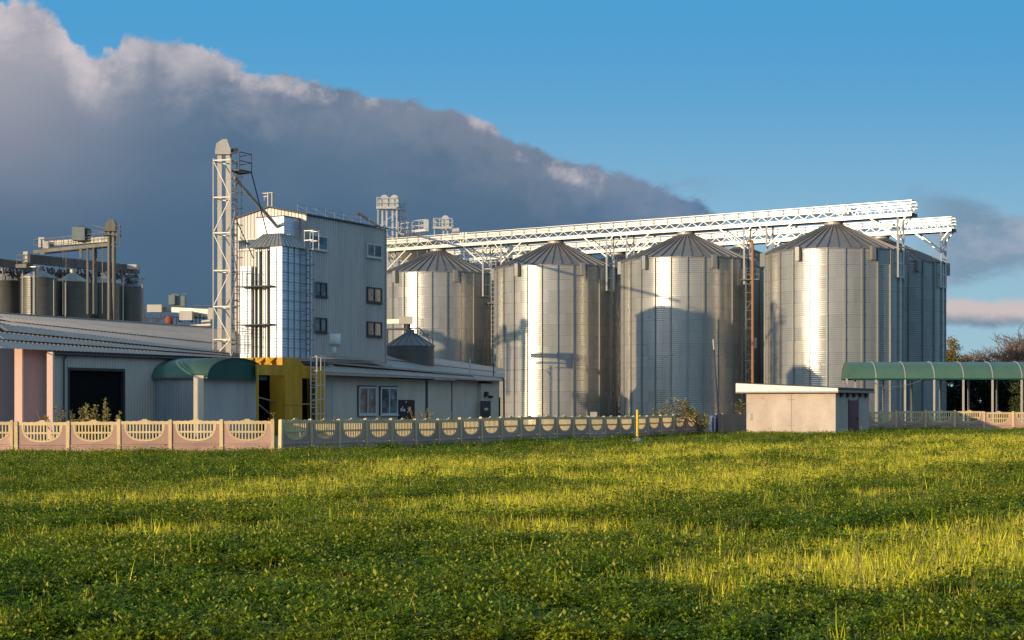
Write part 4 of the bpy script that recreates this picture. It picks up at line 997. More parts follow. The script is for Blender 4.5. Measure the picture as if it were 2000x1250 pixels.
# upper gallery
ug = thing('old_conveyor', 'weathered upper conveyor with a green machine box, left of the old elevator', 'conveyor', pt(140, 131))
a0, a1 = PL(66, 492, 134), PL(214, 477, 130)
mb = MB(); up_ = Vector((.3, 1, 0)).normalized()
for o in (0, 1.0): mb.bar(a0 + up_ * o, a1 + up_ * o, .10, .26)
mb.build('walkway', 'old_steel', ug)
mb = MB(); b0, b1 = PL(80, 476, 134) + up_ * .5, PL(214, 466, 130) + up_ * .5; mb.bar(b0, b1, .5, .42)
for k in range(14): q = b0.lerp(b1, (k + .5) / 14); mb.bar(q - (b1 - b0).normalized() * .03, q + (b1 - b0).normalized() * .03, .56, .5)
mb.build('conveyor_box', 'box_light', ug)
mb = MB()
for k in range(11): q = a0.lerp(a1, k / 10); mb.bar(q, q + Z * 1.0, .045)
for z in (.55, 1.0): mb.bar(a0 + Z * z, a1 + Z * z, .04)
mb.bar(a0 + Z * 1.0 + Vector((0, 0, 0)), a0 + Z * 1.0 + up_, .04); mb.bar(PL(180, 440, 131), PL(207, 446, 130), .04); mb.bar(PL(180, 450, 131), PL(207, 453, 130), .04)
mb.build('handrail', 'old_steel', ug)
mb = MB(); q = PL(156, 454, 131.5); mb.box(q, .52, .5, .40); mb.box(q + Vector((0, -.02, -.55)), .53, .5, .14); mb.build('machine_box', 'motor', ug)
mb = MB(); mb.tube(q + Vector((.52, 0, .0)), q + Vector((.85, 0, 0)), .33, n=14); mb.box(q + Vector((.15, -.1, .45)), .18, .2, .07); mb.build('motor', 'dark_steel', ug)
mb = MB(); mb.box(PL(83, 474, 134), .25, .35, .42); mb.box(PL(92, 479, 133.6), .25, .3, .3); mb.build('drive_unit', 'pale_steel', ug)
mb = MB()
for px_, dd, w_ in ((171, 131, .16), (182.5, 131, .13), (187, 131.6, .2), (200, 130.5, .07), (158, 131.5, .22), (123, 132.5, .05), (129, 132.5, .05)):
    mb.bar(PL(px_, 484, dd), pt(px_, dd, 9.5 if w_ < .3 and px_ != 158 else zat(505, dd)), w_)
mb.bar(PL(187, 510, 131), PL(200, 490, 131), .05); mb.bar(PL(175, 488, 131), PL(186, 515, 131), .05)
mb.build('leg', 'old_steel', ug)
# lower long conveyor receding, dark
lg = thing('old_conveyor', 'long shaded grey conveyor sloping away over the old silo roofs', 'conveyor', pt(150, 136))
a0, a1 = PL(50, 505, 131), PL(268, 527, 146)
mb = MB(); mb.bar(a0, a1, .5, .75); 
for k in range(9): q = a0.lerp(a1, (k + .5) / 9); mb.bar(q - (a1 - a0).normalized() * .02, q + (a1 - a0).normalized() * .02, .56, .8)
mb.build('conveyor_box', 'old_steel', lg); MB().box(PL(257, 522, 144.5), .55, .5, .22).build('end_hood', 'box_light', lg); MB().box(PL(52, 502, 130.7), .18, .35, .42).build('end_plate', 'box_light', lg)
mb = MB(); mb.bar(PL(33, 520, 130.5), PL(54, 519, 130), .30, .30); rail(mb, PL(33, 516, 130.5), PL(54, 515, 130), .75, 2, .045); mb.build('end_platform', 'old_steel', lg)
lg = thing('old_conveyor', 'grey conveyor entering from the left picture edge over the small silos', 'conveyor', pt(0, 136))
mb = MB(); mb.bar(PL(-60, 505, 128), PL(60, 521, 136), .45, .62); mb.build('conveyor_box', 'old_steel', lg)
mb = MB(); mb.bar(PL(-60, 530, 132), PL(268, 540, 144), .3, .24)
rnd2 = random.Random(3)
for k in range(110):
    px_ = 5 + k * 2.4; dd = 133 + k * .09; q = PL(px_, 519 + rnd2.uniform(-3, 16) + k * .05, dd)
    e = q + Vector((rnd2.uniform(-.35, .5), rnd2.uniform(-.3, .3), -rnd2.uniform(.35, .95))); mb.tube(q, e, rnd2.choice((.05, .07, .10)), n=7)
    if k % 3 == 0: mb.bar(e, e + Vector((rnd2.uniform(.3, .6), 0, rnd2.uniform(-.1, .2))), .1)
    if k % 4 == 1: mb.box(q - Z * .4, .14, .14, .16)
mb.build('spout_pipe', 'old_steel', lg)
for i, (px_, y_) in enumerate(((44, 528), (66, 524), (71, 524), (105, 534), (127, 534), (240, 540), (278, 544), (37, 535))):
    pass
sf = thing('support_frame', 'thin grey posts and top beams standing among the old silos', 'frame', pt(160, 134))
for px_, y_, dd, w_ in ((44, 526, 132, .09), (66.5, 522, 131.5, .16), (70, 522, 131.7, .06), (33, 535, 136, .10), (37.5, 535, 136, .06), (105, 534, 133, .07), (127.5, 545, 134, .07), (240.5, 538, 137, .09), (278, 544, 141, .09)):
    MB().bar(pt(px_, dd, 0), PL(px_, y_, dd), w_).build('post', 'stiff', sf)
mb = MB(); mb.bar(PL(40, 523, 132), PL(70, 521, 131.5), .1); mb.bar(PL(256, 545, 141), PL(284, 544, 141), .09); mb.bar(PL(10, 535, 136), PL(45, 537, 136), .1); mb.build('cross_beam', 'stiff', sf)

# ------------------------------------------------------------------ machinery showing over the hall roof, left of the tower
ms = thing('roof_conveyor', 'pale conveyor boxes and dark motor showing over the hall roof', 'conveyor', pt(350, 128))
mb = MB(); mb.box(PL(304, 603, 127.5), .58, .5, .30); mb.box(PL(365, 617, 126.5), .50, .5, .36); mb.box(PL(413, 613, 126), .22, .4, .45); mb.build('housing', 'box_light', ms)
mb = MB(); mb.bar(PL(318, 604, 128), PL(412, 609, 127), .4, .40); mb.bar(PL(380, 617, 127.3), PL(420, 612, 127), .3, .34); mb.build('conveyor_box', 'pale_steel', ms)
mb = MB(); mb.box(PL(350, 589, 128), .52, .4, .42); mb.box(PL(337, 586, 127.6), .25, .35, .38); mb.box(PL(343, 577, 128), .3, .2, .10); mb.build('motor', 'motor', ms)
mb = MB(); q = PL(330, 624, 126.5); mb.lathe((q.x, q.y, q.z), [(.02, .32), (.16, .30), (.34, .02), (.30, -.5), (.02, -.5)], 12); mb.build('funnel', 'brick', ms)
mb = MB()
for k in range(18):
    px_ = 284 + k * 7.6; q = PL(px_, rnd2.uniform(612, 618), 127); mb.bar(q, q - Z * rnd2.uniform(.5, 1.2), rnd2.choice((.05, .08))); 
    if k % 3 == 0: mb.box(q - Z * .5, .15, .12, .12)
mb.bar(PL(282, 603, 127.5), PL(282, 625, 127.5), .05); mb.bar(PL(276, 621, 127), PL(330, 622, 127), .1); mb.bar(PL(318, 619, 127.5), PL(420, 622, 127), .08); rail(mb, PL(376, 609, 127.5), PL(414, 609, 127), .5, 4, .03)
mb.bar(PL(282, 597, 127.5), PL(292, 597, 127.5), .04)
mb.build('support', 'dark_steel', ms); mb = MB(); mb.tube(PL(372, 637, 125.5), PL(412, 634, 125), .12); mb.tube(PL(395, 628, 125.5), PL(412, 626, 125), .10); mb.build('spout_pipe', 'box_light', ms)
# antenna
mb = MB(); mb.bar(PL(348, 576, 128), PL(366, 573, 128), .02); mb.build('antenna', 'stiff', ms)

# ------------------------------------------------------------------ small shed at the right
cs = Sh_corner; sN = cs.dot(N); sS = cs.dot(A)
sh = thing('small_shed', 'small pale rendered shed with white roof edge and dull red door', 'shed', P(sS, sN, gz(cs.x, cs.y)))
SWd, SLn = 5.7, 7.4; gs_ = gz(cs.x, cs.y)
MB().sb(sS, sS + SLn, sN - SWd, sN, 0, 2.80).build('wall', 'shed_wall', sh)
mb = MB()
def slab(s0, s1, n0, n1, z00, z01, zt0, zt1):  # wedge: thick towards n0
    return [P(s0, n0, z00), P(s1, n0, z00), P(s1, n1, z01), P(s0, n1, z01), P(s0, n0, zt0), P(s1, n0, zt0), P(s1, n1, zt1), P(s0, n1, zt1)]
fx = [(0, 3, 2, 1), (4, 5, 6, 7), (0, 1, 5, 4), (1, 2, 6, 5), (2, 3, 7, 6), (3, 0, 4, 7)]
mb.add(slab(sS - .35, sS + SLn + .3, sN - SWd - .55, sN + .25, 2.83, 2.83, 3.42, 3.08), fx); mb.build('roof_slab', 'roof_felt', sh)
mb = MB(); mb.add(slab(sS - .40, sS - .355, sN - SWd - .56, sN + .26, 2.86, 2.86, 3.38, 3.05), fx); mb.build('front_fascia', 'shed_white', sh)
mb = MB(); mb.sb(sS - .42, sS - .353, sN - SWd - .56, sN + .28, 2.77, 2.855); mb.sb(sS - .36, sS + SLn + .3, sN + .255, sN + .30, 2.79, 2.93); mb.build('roof_edge', 'concrete', sh)
da, db = sn(1658, sN), sn(1675, sN)
d_ = MB().sb(da, db, sN + .01, sN + .06, .05, 2.32).build('door', 'door_red', sh); MB().sb(db - .35, db - .15, sN + .062, sN + .10, 1.1, 1.25).build('handle', 'dark_steel', d_)
mb = MB(); mb.sb(da - .16, da - .01, sN + .005, sN + .05, 0.1, 2.40); mb.sb(db + .01, db + .10, sN + .005, sN + .05, 0.1, 2.40); mb.build('door_frame', 'trim', sh)
mb = MB()
for k in range(5): s_ = sS + .9 + k * 1.35; mb.sb(s_, s_ + .25, sN + .005, sN + .16, 2.52, 2.76)
mb.build('roof_bracket', 'trim', sh)
mb = MB(); sc_ = sN - SWd * .49
mb.sb(sS - .015, sS - .002, sc_ - .02, sc_ + .02, .1, 2.7)
for z in (2.35, .75):
    mb.sb(sS - .02, sS - .003, sc_ - .22, sc_ - .05, z, z + .04); mb.sb(sS - .02, sS - .003, sc_ + .05, sc_ + .22, z, z + .04)
mb.sb(sS - .02, sS - .003, sc_ - .45, sc_ + .25, 2.70, 2.76); mb.sb(sS - .02, sS - .003, sN - .95, sN - .75, 2.70, 2.76); mb.sb(sS - .02, sS - .003, sN - SWd + 1.0, sN - SWd + 1.12, 2.4, 2.5)
mb.build('panel_joint', 'concrete', sh)
MB().sb(sS - .012, sS - .002, sN - SWd + .26, sN - SWd + .40, 1.05, 1.50).build('green_patch', 'green', sh)

# ------------------------------------------------------------------ green barrel canopy on the right
cD = 118.; gc = thing('green_canopy', 'long green barrel roofed canopy on thin posts behind the right fence', 'canopy', pt(1800, cD))
xL = (1662 - 1000) / F * cD; bay = 57. / F * cD; nbay = 7; rad = 1.75
def cp(x, a): return Vector((x, cD + rad - rad * math.cos(a), 3.98 + (zat(707, cD + rad) - 3.98) * math.sin(a)))
mb = MB(); vs = []; KA = 14
x1c = xL + bay * nbay
for k in range(KA + 1):
    a = math.pi * k / KA; v0 = cp(xL, a); v1 = cp(x1c, a); vs += [v0, v1, v0 - Z * .03, v1 - Z * .03]
mb.add(vs, [(4 * k, 4 * k + 1, 4 * k + 5, 4 * k + 4) for k in range(KA)] + [(4 * k + 2, 4 * k + 6, 4 * k + 7, 4 * k + 3) for k in range(KA)], True)
mb.add([cp(xL + .02, math.pi * k / KA) for k in range(KA + 1)], [tuple(range(KA + 1))])
mb.build('barrel_roof', 'green', gc)
for i in range(nbay + 1):
    x = xL + bay * i - .3; rb_ = MB()
    for k in range(KA): a, b = cp(x, math.pi * k / KA), cp(x, math.pi * (k + 1) / KA); rb_.bar(a + Z * .02, b + Z * .02, .07, .05)
    if i: rb_.build('roof_rib', 'pale_steel', gc)
for i in range(nbay + 1):
    MB().bar((xL + bay * i - .3, cD + .08, 0), (xL + bay * i - .3, cD + .08, 3.98), .13).build('post', 'box_light', gc)
    if i: MB().bar((xL + bay * (i - .45) - .3 + .15, cD + 2 * rad - .1, 0), (xL + bay * (i - .45) - .3 + .15, cD + 2 * rad - .1, 3.98), .12).build('post', 'box_light', gc)
mb = MB(); mb.bar((xL, cD + .05, 3.95), (x1c, cD + .05, 3.95), .1, .1); mb.bar((xL, cD + 2 * rad - .05, 3.95), (x1c, cD + 2 * rad - .05, 3.95), .1, .1); mb.build('eave_beam', 'green_flat', gc)
# cable sagging below it
mb = MB(); a, b = pt(1690, 117.5, zat(742, 117.5)), pt(1800, 117.5, zat(742, 117.5)); pr = [a.lerp(b, k / 12) - Z * (.5 * 4 * (k / 12) * (1 - k / 12)) for k in range(13)]; mb.path(pr, .018, 4)
tag(mb.build('cable', 'stiff'), 'thin pale cable sagging below the green canopy eave', 'cable')
mb = MB(); a, b = pt(1140, 150, zat(713, 150)), pt(1340, 147, zat(686, 147)); pr = [a.lerp(b, k / 16) - Z * (.35 * 4 * (k / 16) * (1 - k / 16)) for k in range(17)]; mb.path(pr, .014, 4)
mb.path([pt(984, 140, zat(724, 140)), pt(1060, 145, zat(721, 145)), a], .012, 4)
tag(mb.build('overhead_wire', 'stiff'), 'thin overhead wire crossing in front of the second and third silos', 'wire')

# ------------------------------------------------------------------ bits along the fence
lp_ = thing('leaning_pole', 'thin dark pole leaning against the third silo behind the fence', 'pole', pt(1404, 106))
MB().tube(pt(1405, 106, 0), pt(1394.5, 108, zat(683, 108)), .07, .05).build('pole', 'dark_steel', lp_)
MB().tube(pt(1394.5, 108, zat(683, 108)), pt(1393, 108.2, zat(663, 108)), .055).build('pole_tip', 'pale_steel', lp_)
mb = MB(); q = pt(1245, 84.5); mb.tube(q, q + Z * 1.78, .075, n=12); tag(mb.build('marker_post', 'yellow_pole'), 'yellow marker post standing in front of the shaded fence', 'post')
import bmesh
def rock(name, c, r3, m, label, cat, seed):
    bm = bmesh.new(); bmesh.ops.create_icosphere(bm, subdivisions=3, radius=1); rr = random.Random(seed); ph = [rr.uniform(0, 6) for _ in range(6)]
    for v in bm.verts:
        k = 1 + .16 * math.sin(v.co.x * 3 + ph[0]) + .12 * math.sin(v.co.y * 4 + ph[1]) + .1 * math.sin(v.co.z * 6 + ph[2] + v.co.x * 2); v.co = Vector((v.co.x * r3[0] * k, v.co.y * r3[1] * k, max(-.1, v.co.z * r3[2] * k)))
    me = bpy.data.meshes.new(name); bm.to_mesh(me); bm.free(); me.materials.append(M[m]); me.polygons.foreach_set('use_smooth', [True] * len(me.polygons))
    o = bpy.data.objects.new(name, me); C.objects.link(o); o.location = c; return tag(o, label, cat)
q = pt(1246, 79.); rock('stone', q + Z * .12, (.36, .3, .22), 'stone', 'grey stone lying at the foot of the yellow marker post', 'stone', 4)
wt = thing('water_tank', 'dark blue tank standing between the fence end and the plain wall', 'tank', pt(1393, 103))
q = pt(1393, 102.5); mb = MB(); mb.lathe((q.x, q.y, 0), [(.02, 1.40), (.31, 1.37), (.33, 1.30), (.33, .05), (.02, .05)], 20)
for z in (.5, .95): mb.lathe((q.x, q.y, 0), [(.33, z - .03), (.35, z), (.33, z + .03)], 20)
mb.build('drum', 'barrel', wt); MB().box(q + Vector((.05, -.34, .8)), .05, .02, .45).build('level_gauge', 'box_light', wt)
gb = thing('control_box', 'grey control box on two legs behind the shaded fence', 'box', pt(1160, 96)); q = pt(1160, 94)
MB().box(q + Vector((0, .3, 1.42)), .20, .12, .20).build('cabinet', 'pale_steel', gb); mb = MB(); mb.bar(q + Vector((-.15, .3, 0)), q + Vector((-.15, .3, 1.25)), .05); mb.bar(q + Vector((.15, .3, 0)), q + Vector((.15, .3, 1.25)), .05); mb.build('leg', 'pale_steel', gb)

# ------------------------------------------------------------------ plants: weeds, shrubs, trees
def leaf(mb, c, d, up, L, w):
    d = d.normalized(); x = d.cross(up); x = x.normalized() if x.length > 1e-4 else Vector((1, 0, 0))
    mb.add([c, c + d * L * .5 + x * w / 2, c + d * L, c + d * L * .5 - x * w / 2], [(0, 1, 2, 3)])
def rdir(r, zlo=-1, zhi=1):
    z = r.uniform(zlo, zhi); a = r.uniform(0, 6.283); k = math.sqrt(max(0, 1 - z * z)); return Vector((k * math.cos(a), k * math.sin(a), z))
def stalk_weed(name, label, base, h, seed, lm='weed', sm_='amber', n=5, lean=.35, ls=.12, lf=14, cat='weed'):
    r = random.Random(seed); t = thing(name, label, cat, base); st = MB(); lv = MB()
    for k in range(n):
        p = Vector(base) + Vector((r.uniform(-.15, .15), r.uniform(-.1, .1), 0)); d = Vector((r.uniform(-lean, lean), r.uniform(-lean, lean) * .5, 1)).normalized(); hh = h * r.uniform(.55, 1.0); sg_ = 8
        for j in range(sg_):
            q = p + d * hh / sg_; st.tube(p, q, .016 * (1 - j / sg_) + .006, n=4, caps=False)
            d = (d + Vector((r.uniform(-.12, .12), r.uniform(-.1, .1), -.02))).normalized()
            if j > 1:
                for i in range(lf // 5):
                    leaf(lv, p.lerp(q, r.random()), rdir(r, -.3, .9), rdir(r), ls * r.uniform(.6, 1.3), ls * .5)
            p = q
        for i in range(lf):
            leaf(lv, p - d * r.uniform(0, .3 * hh) + rdir(r) * .05, rdir(r, -.4, 1), rdir(r), ls * r.uniform(.5, 1.1), ls * .45)
    st.build('stem', sm_, t); lv.build('leaves', lm, t); return t
wds = [(121, 63.8, 2.15, 'weed stalk with yellow leaves before the dark drainpipe of the hall', 'autumn'), (150, 64.0, 2.25, 'tall leafy weed in front of the left leaf of the black gate', 'weed'),
       (160, 63.6, 2.5, 'tallest dry weed with drooping seed heads before the black gate', 'weed'), (178, 64.2, 1.95, 'arching weed in the middle before the black gate', 'autumn'),
       (196, 63.7, 2.55, 'forked weed stalk with pale tip before the black gate', 'weed'), (213, 64., 2.05, 'small dry weed at the right side of the black gate', 'weed'), (85, 64., 2.0, 'thin bent dry weed before the pink wall', 'amber'),
       (103, 63.9, 2.1, 'thin weed before the pier painted sunlit', 'autumn')]
for i, (px_, dd, h_, lb_, lm_) in enumerate(wds): stalk_weed('weed', lb_, pt(px_, dd), h_ * .98, 20 + i, lm_, n=6 if px_ > 110 else 2, ls=.135, lf=26 if px_ > 110 else 6)
stalk_weed('weed', 'dry branching weed in front of the yellow dryer base', pt(543, 62.9), 1.95, 41, 'weed', n=3, ls=.09, lf=8)
stalk_weed('weed', 'low orange dry weed at the foot of the yellow base wall', pt(643, 68.), 1.65, 42, 'autumn', n=4, ls=.10, lf=10)
stalk_weed('weed', 'orange dry weed below the annex windows', pt(763, 76.5), 1.75, 43, 'autumn', n=7, ls=.12, lf=16, lean=.6)
stalk_weed('weed', 'tall orange dry weed before the downpipe of the annex', pt(822, 79.), 2.15, 44, 'autumn', n=8, ls=.13, lf=16, lean=.7)
stalk_weed('weed', 'small dry weed behind the fence by the annex', pt(887, 88.), 1.75, 45, 'autumn', n=2, ls=.10, lf=5)
def shrub(name, label, base, tips, seed, lm, n_leaf, ls, spread_=.35, cat='shrub', trunk_r=.04):
    r = random.Random(seed); t = thing(name, label, cat, base); st = MB(); lv = MB(); base = Vector(base)
    for tx, tz in tips:
        p = base.copy(); e = base + Vector((tx, r.uniform(-.4, .4), tz)); m_ = base.lerp(e, .5) + Vector((r.uniform(-.15, .15) - tx * .15, 0, .15))
        st.tube(p, m_, trunk_r, trunk_r * .6, 6); st.tube(m_, e, trunk_r * .6, trunk_r * .2, 6)
        for i in range(n_leaf):
            u = r.random() ** .6; c = m_.lerp(e, u) + rdir(r) * spread_ * r.random() ** .5 * (1.1 - .4 * u)
            leaf(lv, c, rdir(r, -.6, .8), rdir(r), ls * r.uniform(.6, 1.3), ls * .6)
        for i in range(6): u = r.random(); c = m_.lerp(e, u); st.tube(c, c + rdir(r, -.1, .9) * spread_ * 1.1, .012, .005, 4)
    st.build('stem', 'bark', t); lv.build('leaves', lm, t); return t
shrub('shrub', 'leaning yellow green shrub spreading over the end of the shaded fence', pt(1372, 98., 0.1), [(-2.2, 2.0), (-1.7, 2.25), (-1.1, 2.1), (-2.6, 1.6), (-.6, 1.6), (-.3, 1.1), (.2, 1.2), (.15, .8), (-.9, 1.75), (-1.5, 1.7)], 5, 'weed', 120, .13, .38)
shrub('shrub', 'small leafy shrub peeking over the plain wall left of the shed', pt(1445, 113.), [(-.3, 2.1), (.2, 2.3), (.6, 2.0)], 6, 'weed', 80, .12, .35)
shrub('shrub', 'small shrub over the fence at the left of the leaning one', pt(1285, 97.), [(-.2, 1.75), (.3, 1.6)], 7, 'weed', 50, .11, .3)

def tree(name, label, base, h, crown_w, seed, lm=None, nleaf=0, ls=.2, depth=6, trunk_r=.2, twig='twig', cat='tree', group=None, trunk_frac=.3, leafclump=.5, rk=.62):
    r = random.Random(seed); t = thing(name, label, cat, base, group); tk = MB(); tw = MB(); lv = MB(); base = Vector(base); tips = []
    def grow(p, d, L, rad, lev):
        q = p + d * L; (tk if lev < 3 else tw).tube(p, q, rad, rad * .68, 6 if lev < 3 else 4, caps=False)
        if lev >= depth: tips.append(q); return
        for k in range(3 if lev < depth - 1 else 3):
            side = rdir(r, -.2, .8); sp2 = crown_w / h
            nd2 = (d * 1.0 + Vector((side.x * 1.15 * sp2 * 1.6, side.y * 1.15 * sp2 * 1.6, side.z * .35))).normalized()
            grow(q - d * L * r.uniform(0, .35), nd2, L * r.uniform(.62, .86), rad * rk, lev + 1)
    grow(base, Vector((r.uniform(-.05, .05), 0, 1)).normalized(), h * 1.42 * trunk_frac, trunk_r, 0)
    tk.build('trunk', 'bark', t)
    if tw.v: tw.build('branches', twig, t)
    if lm:
        for i in range(nleaf):
            c = r.choice(tips) + rdir(r) * leafclump * r.random() ** .6
            leaf(lv, c, rdir(r, -.6, .6), rdir(r), ls * r.uniform(.6, 1.3), ls * .6)
        lv.build('crown', lm, t)
    return t
bt = [(1896, 236, 10.5, 5.0, 'bare brown tree, leftmost of the bare trees above the canopy'), (1920, 240, 13.4, 6.5, 'wide bare tree, second from the left above the canopy'),
      (1946, 232, 13.8, 6.5, 'bare tree in the middle of the row above the canopy'), (1974, 238, 15.4, 7.5, 'tallest bare tree near the right picture edge'), (2000, 230, 15.0, 7.2, 'bare tree cut by the right picture edge'),
      (2030, 234, 12.5, 6, 'bare tree with crown just entering at the right edge')]
for i, (px_, dd, h_, cw_, lb_) in enumerate(bt): tree('bare_tree', lb_, pt(px_, dd), h_ * .90, cw_, 60 + i, depth=6, trunk_r=.22, trunk_frac=.25, rk=.70, group='bare trees beyond the canopy')
tree('autumn_tree', 'yellowing small tree right beside the far right silo', pt(1856, 245), 8.8, 2.6, 80, 'autumn', 4200, .30, 4, .14, leafclump=.8, trunk_frac=.34)
tree('autumn_tree', 'low yellowish bush tree between the yellow tree and the bare trees', pt(1886, 250), 7.2, 3.4, 81, 'autumn', 2000, .26, 4, .12, leafclump=.7, trunk_frac=.33)
ev = [(1846, 168, 5.2), (1868, 172, 5.6), (1890, 170, 5.4), (1912, 174, 5.7), (1935, 171, 5.5), (1958, 173, 5.9), (1982, 170, 5.6), (2006, 172, 5.8), (2030, 171, 5.7)]
evl = ['dark evergreen just right of the far right silo, under the canopy', 'dark evergreen behind the canopy, below the yellow tree', 'dark evergreen behind the canopy post left of the bare trees', 'dark evergreen under the leftmost bare tree', 'dark evergreen below the middle of the bare tree row',
       'dark evergreen behind the second canopy post from the right', 'dark evergreen behind the rightmost canopy post', 'dark evergreen cut by the right picture edge', 'dark evergreen at the far right beyond the canopy end']
def dense(name, label, base, h, rad, seed, lm, n, ls, group=None):
    r = random.Random(seed); t = thing(name, label, 'tree', base, group); base = Vector(base)
    tk = MB(); tk.tube(base, base + Z * h * .75, .16, .05, 8)
    for k in range(14): z = h * r.uniform(.1, .85); d = rdir(r, -.1, .4); tk.tube(base + Z * z, base + Z * z + d * rad * .8, .05, .015, 5)
    tk.build('trunk', 'bark', t); lv = MB(); cl_ = [(rdir(r), r.random()) for _ in range(26)]
    cs_ = [base + Vector((d.x * rad * .75, d.y * rad * .75, h * (.12 + .78 * u))) for d, u in cl_]
    for i in range(n):
        c = r.choice(cs_) + rdir(r) * rad * .42 * r.random() ** .45
        if c.z < base.z + .05: continue
        leaf(lv, c, rdir(r, -.6, .7), rdir(r), ls * r.uniform(.6, 1.4), ls * .65)
    lv.build('crown', lm, t); return t
for i, ((px_, dd, h_), lb_) in enumerate(zip(ev, evl)): dense('evergreen_tree', lb_, pt(px_, dd), h_, 1.35, 90 + i, 'darkleaf', 3600, .30, 'dark evergreens behind the canopy')
dense('leafy_tree', 'sunlit green bush at the right edge behind the last canopy post', pt(1996, 150), 4.7, 1.3, 120, 'greenleaf', 2600, .16)

# ------------------------------------------------------------------ the field's clover and grass (stuff)
rng = np.random.default_rng(5)
def clump_clover(seed):
    r = random.Random(seed); mb = MB()
    for k in range(20):                       # upright leafy stems of different height
        a = r.uniform(0, 6.283); q = r.random() ** .6 * .15; H_ = r.uniform(.05, .12) + (r.random() ** 3) * .13
        b0 = Vector((q * math.cos(a), q * math.sin(a), 0)); tp_ = b0 + Vector((r.gauss(0, .025), r.gauss(0, .025), H_))
        mb.add([b0, b0 + Vector((.004, 0, 0)), tp_], [(0, 1, 2)])
        for m_ in range(3):
            c = b0.lerp(tp_, 1 - .28 * m_) + Vector((r.gauss(0, .012), r.gauss(0, .012), 0)); t = r.uniform(0, 6.283); s_ = r.uniform(.024, .042); rise = r.uniform(-.2, .9)
            for j in range(3):
                aa = t + j * 2.094; dd = Vector((math.cos(aa), math.sin(aa), rise + r.uniform(-.3, .3))).normalized(); x = dd.cross(Z).normalized() * s_ * .34
                mb.add([c, c + dd * s_ * .55 + x, c + dd * s_ * 1.15, c + dd * s_ * .55 - x], [(0, 1, 2, 3)])
    return mb
def clump_grass(seed, n, hmin, hmax, rad, lean, w):
    r = random.Random(seed); mb = MB()
    for k in range(n):
        a = r.uniform(0, 6.283); q = r.random() ** .5 * rad; p = Vector((q * math.cos(a), q * math.sin(a), 0)); h = r.uniform(hmin, hmax); d = Vector((r.gauss(0, lean), r.gauss(0, lean), 1)).normalized()
        b = Vector((r.gauss(0, lean), r.gauss(0, lean), 0)) * .8; x = Vector((math.cos(a * 3), math.sin(a * 3), 0)) * w * r.uniform(.7, 1.3); m_ = p + d * h * .55; e = m_ + (d + b).normalized() * h * .45
        mb.add([p - x, p + x, m_ + x * .8, e, m_ - x * .8], [(0, 1, 2, 4), (4, 2, 3)])
    return mb
def proto_mesh(name, mb, m):
    me = bpy.data.meshes.new(name); me.from_pydata(mb.v, [], mb.f); me.materials.append(M[m]); o = bpy.data.objects.new(name, me); return o
def scatter(name, label, cat, protos, pos, scl, mat_):
    """points mesh with per-point scale, geometry nodes place the clumps"""
    me = bpy.data.meshes.new(name); me.from_pydata(pos.tolist(), [], [])
    at = me.attributes.new('sz', 'FLOAT_VECTOR', 'POINT'); at.data.foreach_set('vector', scl.astype(np.float32).ravel())
    ar = me.attributes.new('rot', 'FLOAT_VECTOR', 'POINT'); rot = np.zeros((len(pos), 3), np.float32); rot[:, 2] = rng.uniform(0, 6.283, len(pos)); rot[:, :2] = rng.normal(0, .10, (len(pos), 2)); ar.data.foreach_set('vector', rot.ravel())
    ai = me.attributes.new('pick', 'INT', 'POINT'); ai.data.foreach_set('value', rng.integers(0, len(protos), len(pos)).astype(np.int32))
    o = bpy.data.objects.new(name, me); C.objects.link(o); me.materials.append(M[mat_])
    ng = bpy.data.node_groups.new(name, 'GeometryNodeTree'); ng.interface.new_socket('Geometry', in_out='INPUT', socket_type='NodeSocketGeometry'); ng.interface.new_socket('Geometry', in_out='OUTPUT', socket_type='NodeSocketGeometry')
    N_ = ng.nodes; K_ = ng.links; gi = N_.new('NodeGroupInput'); go = N_.new('NodeGroupOutput'); jn = N_.new('GeometryNodeGeometryToInstance')
    iop = N_.new('GeometryNodeInstanceOnPoints'); iop.inputs['Pick Instance'].default_value = True
    for p in reversed(protos):
        oi = N_.new('GeometryNodeObjectInfo'); oi.inputs['Object'].default_value = p; oi.inputs['As Instance'].default_value = True; K_.new(oi.outputs['Geometry'], jn.inputs[0])
    def na(nm, dt):
        n = N_.new('GeometryNodeInputNamedAttribute'); n.data_type = dt; n.inputs['Name'].default_value = nm; return n.outputs['Attribute']
    # Geometry to Instance wraps everything as one; use Join so that each stays its own instance
    N_.remove(jn); jn = N_.new('GeometryNodeJoinGeometry')
    for n in [n for n in N_ if n.bl_idname == 'GeometryNodeObjectInfo']: K_.new(n.outputs['Geometry'], jn.inputs[0])
    K_.new(gi.outputs[0], iop.inputs['Points']); K_.new(jn.outputs[0], iop.inputs['Instance']); K_.new(na('pick', 'INT'), iop.inputs['Instance Index']); K_.new(na('sz', 'FLOAT_VECTOR'), iop.inputs['Scale'])
    er = N_.new('FunctionNodeEulerToRotation'); K_.new(na('rot', 'FLOAT_VECTOR'), er.inputs[0]); K_.new(er.outputs[0], iop.inputs['Rotation'])
    K_.new(iop.outputs[0], go.inputs[0])
    md = o.modifiers.new('scatter', 'NODES'); md.node_group = ng
    o['label'] = label; o['category'] = cat; o['kind'] = 'stuff'; return o
def vsin(x, y): return .15 * np.clip((x - 12) / 14, 0, 1) ** 2 * (3 - 2 * np.clip((x - 12) / 14, 0, 1)) + .03 * np.sin(x * .31 + y * .17) + .02 * np.sin(x * .73 - y * .41)
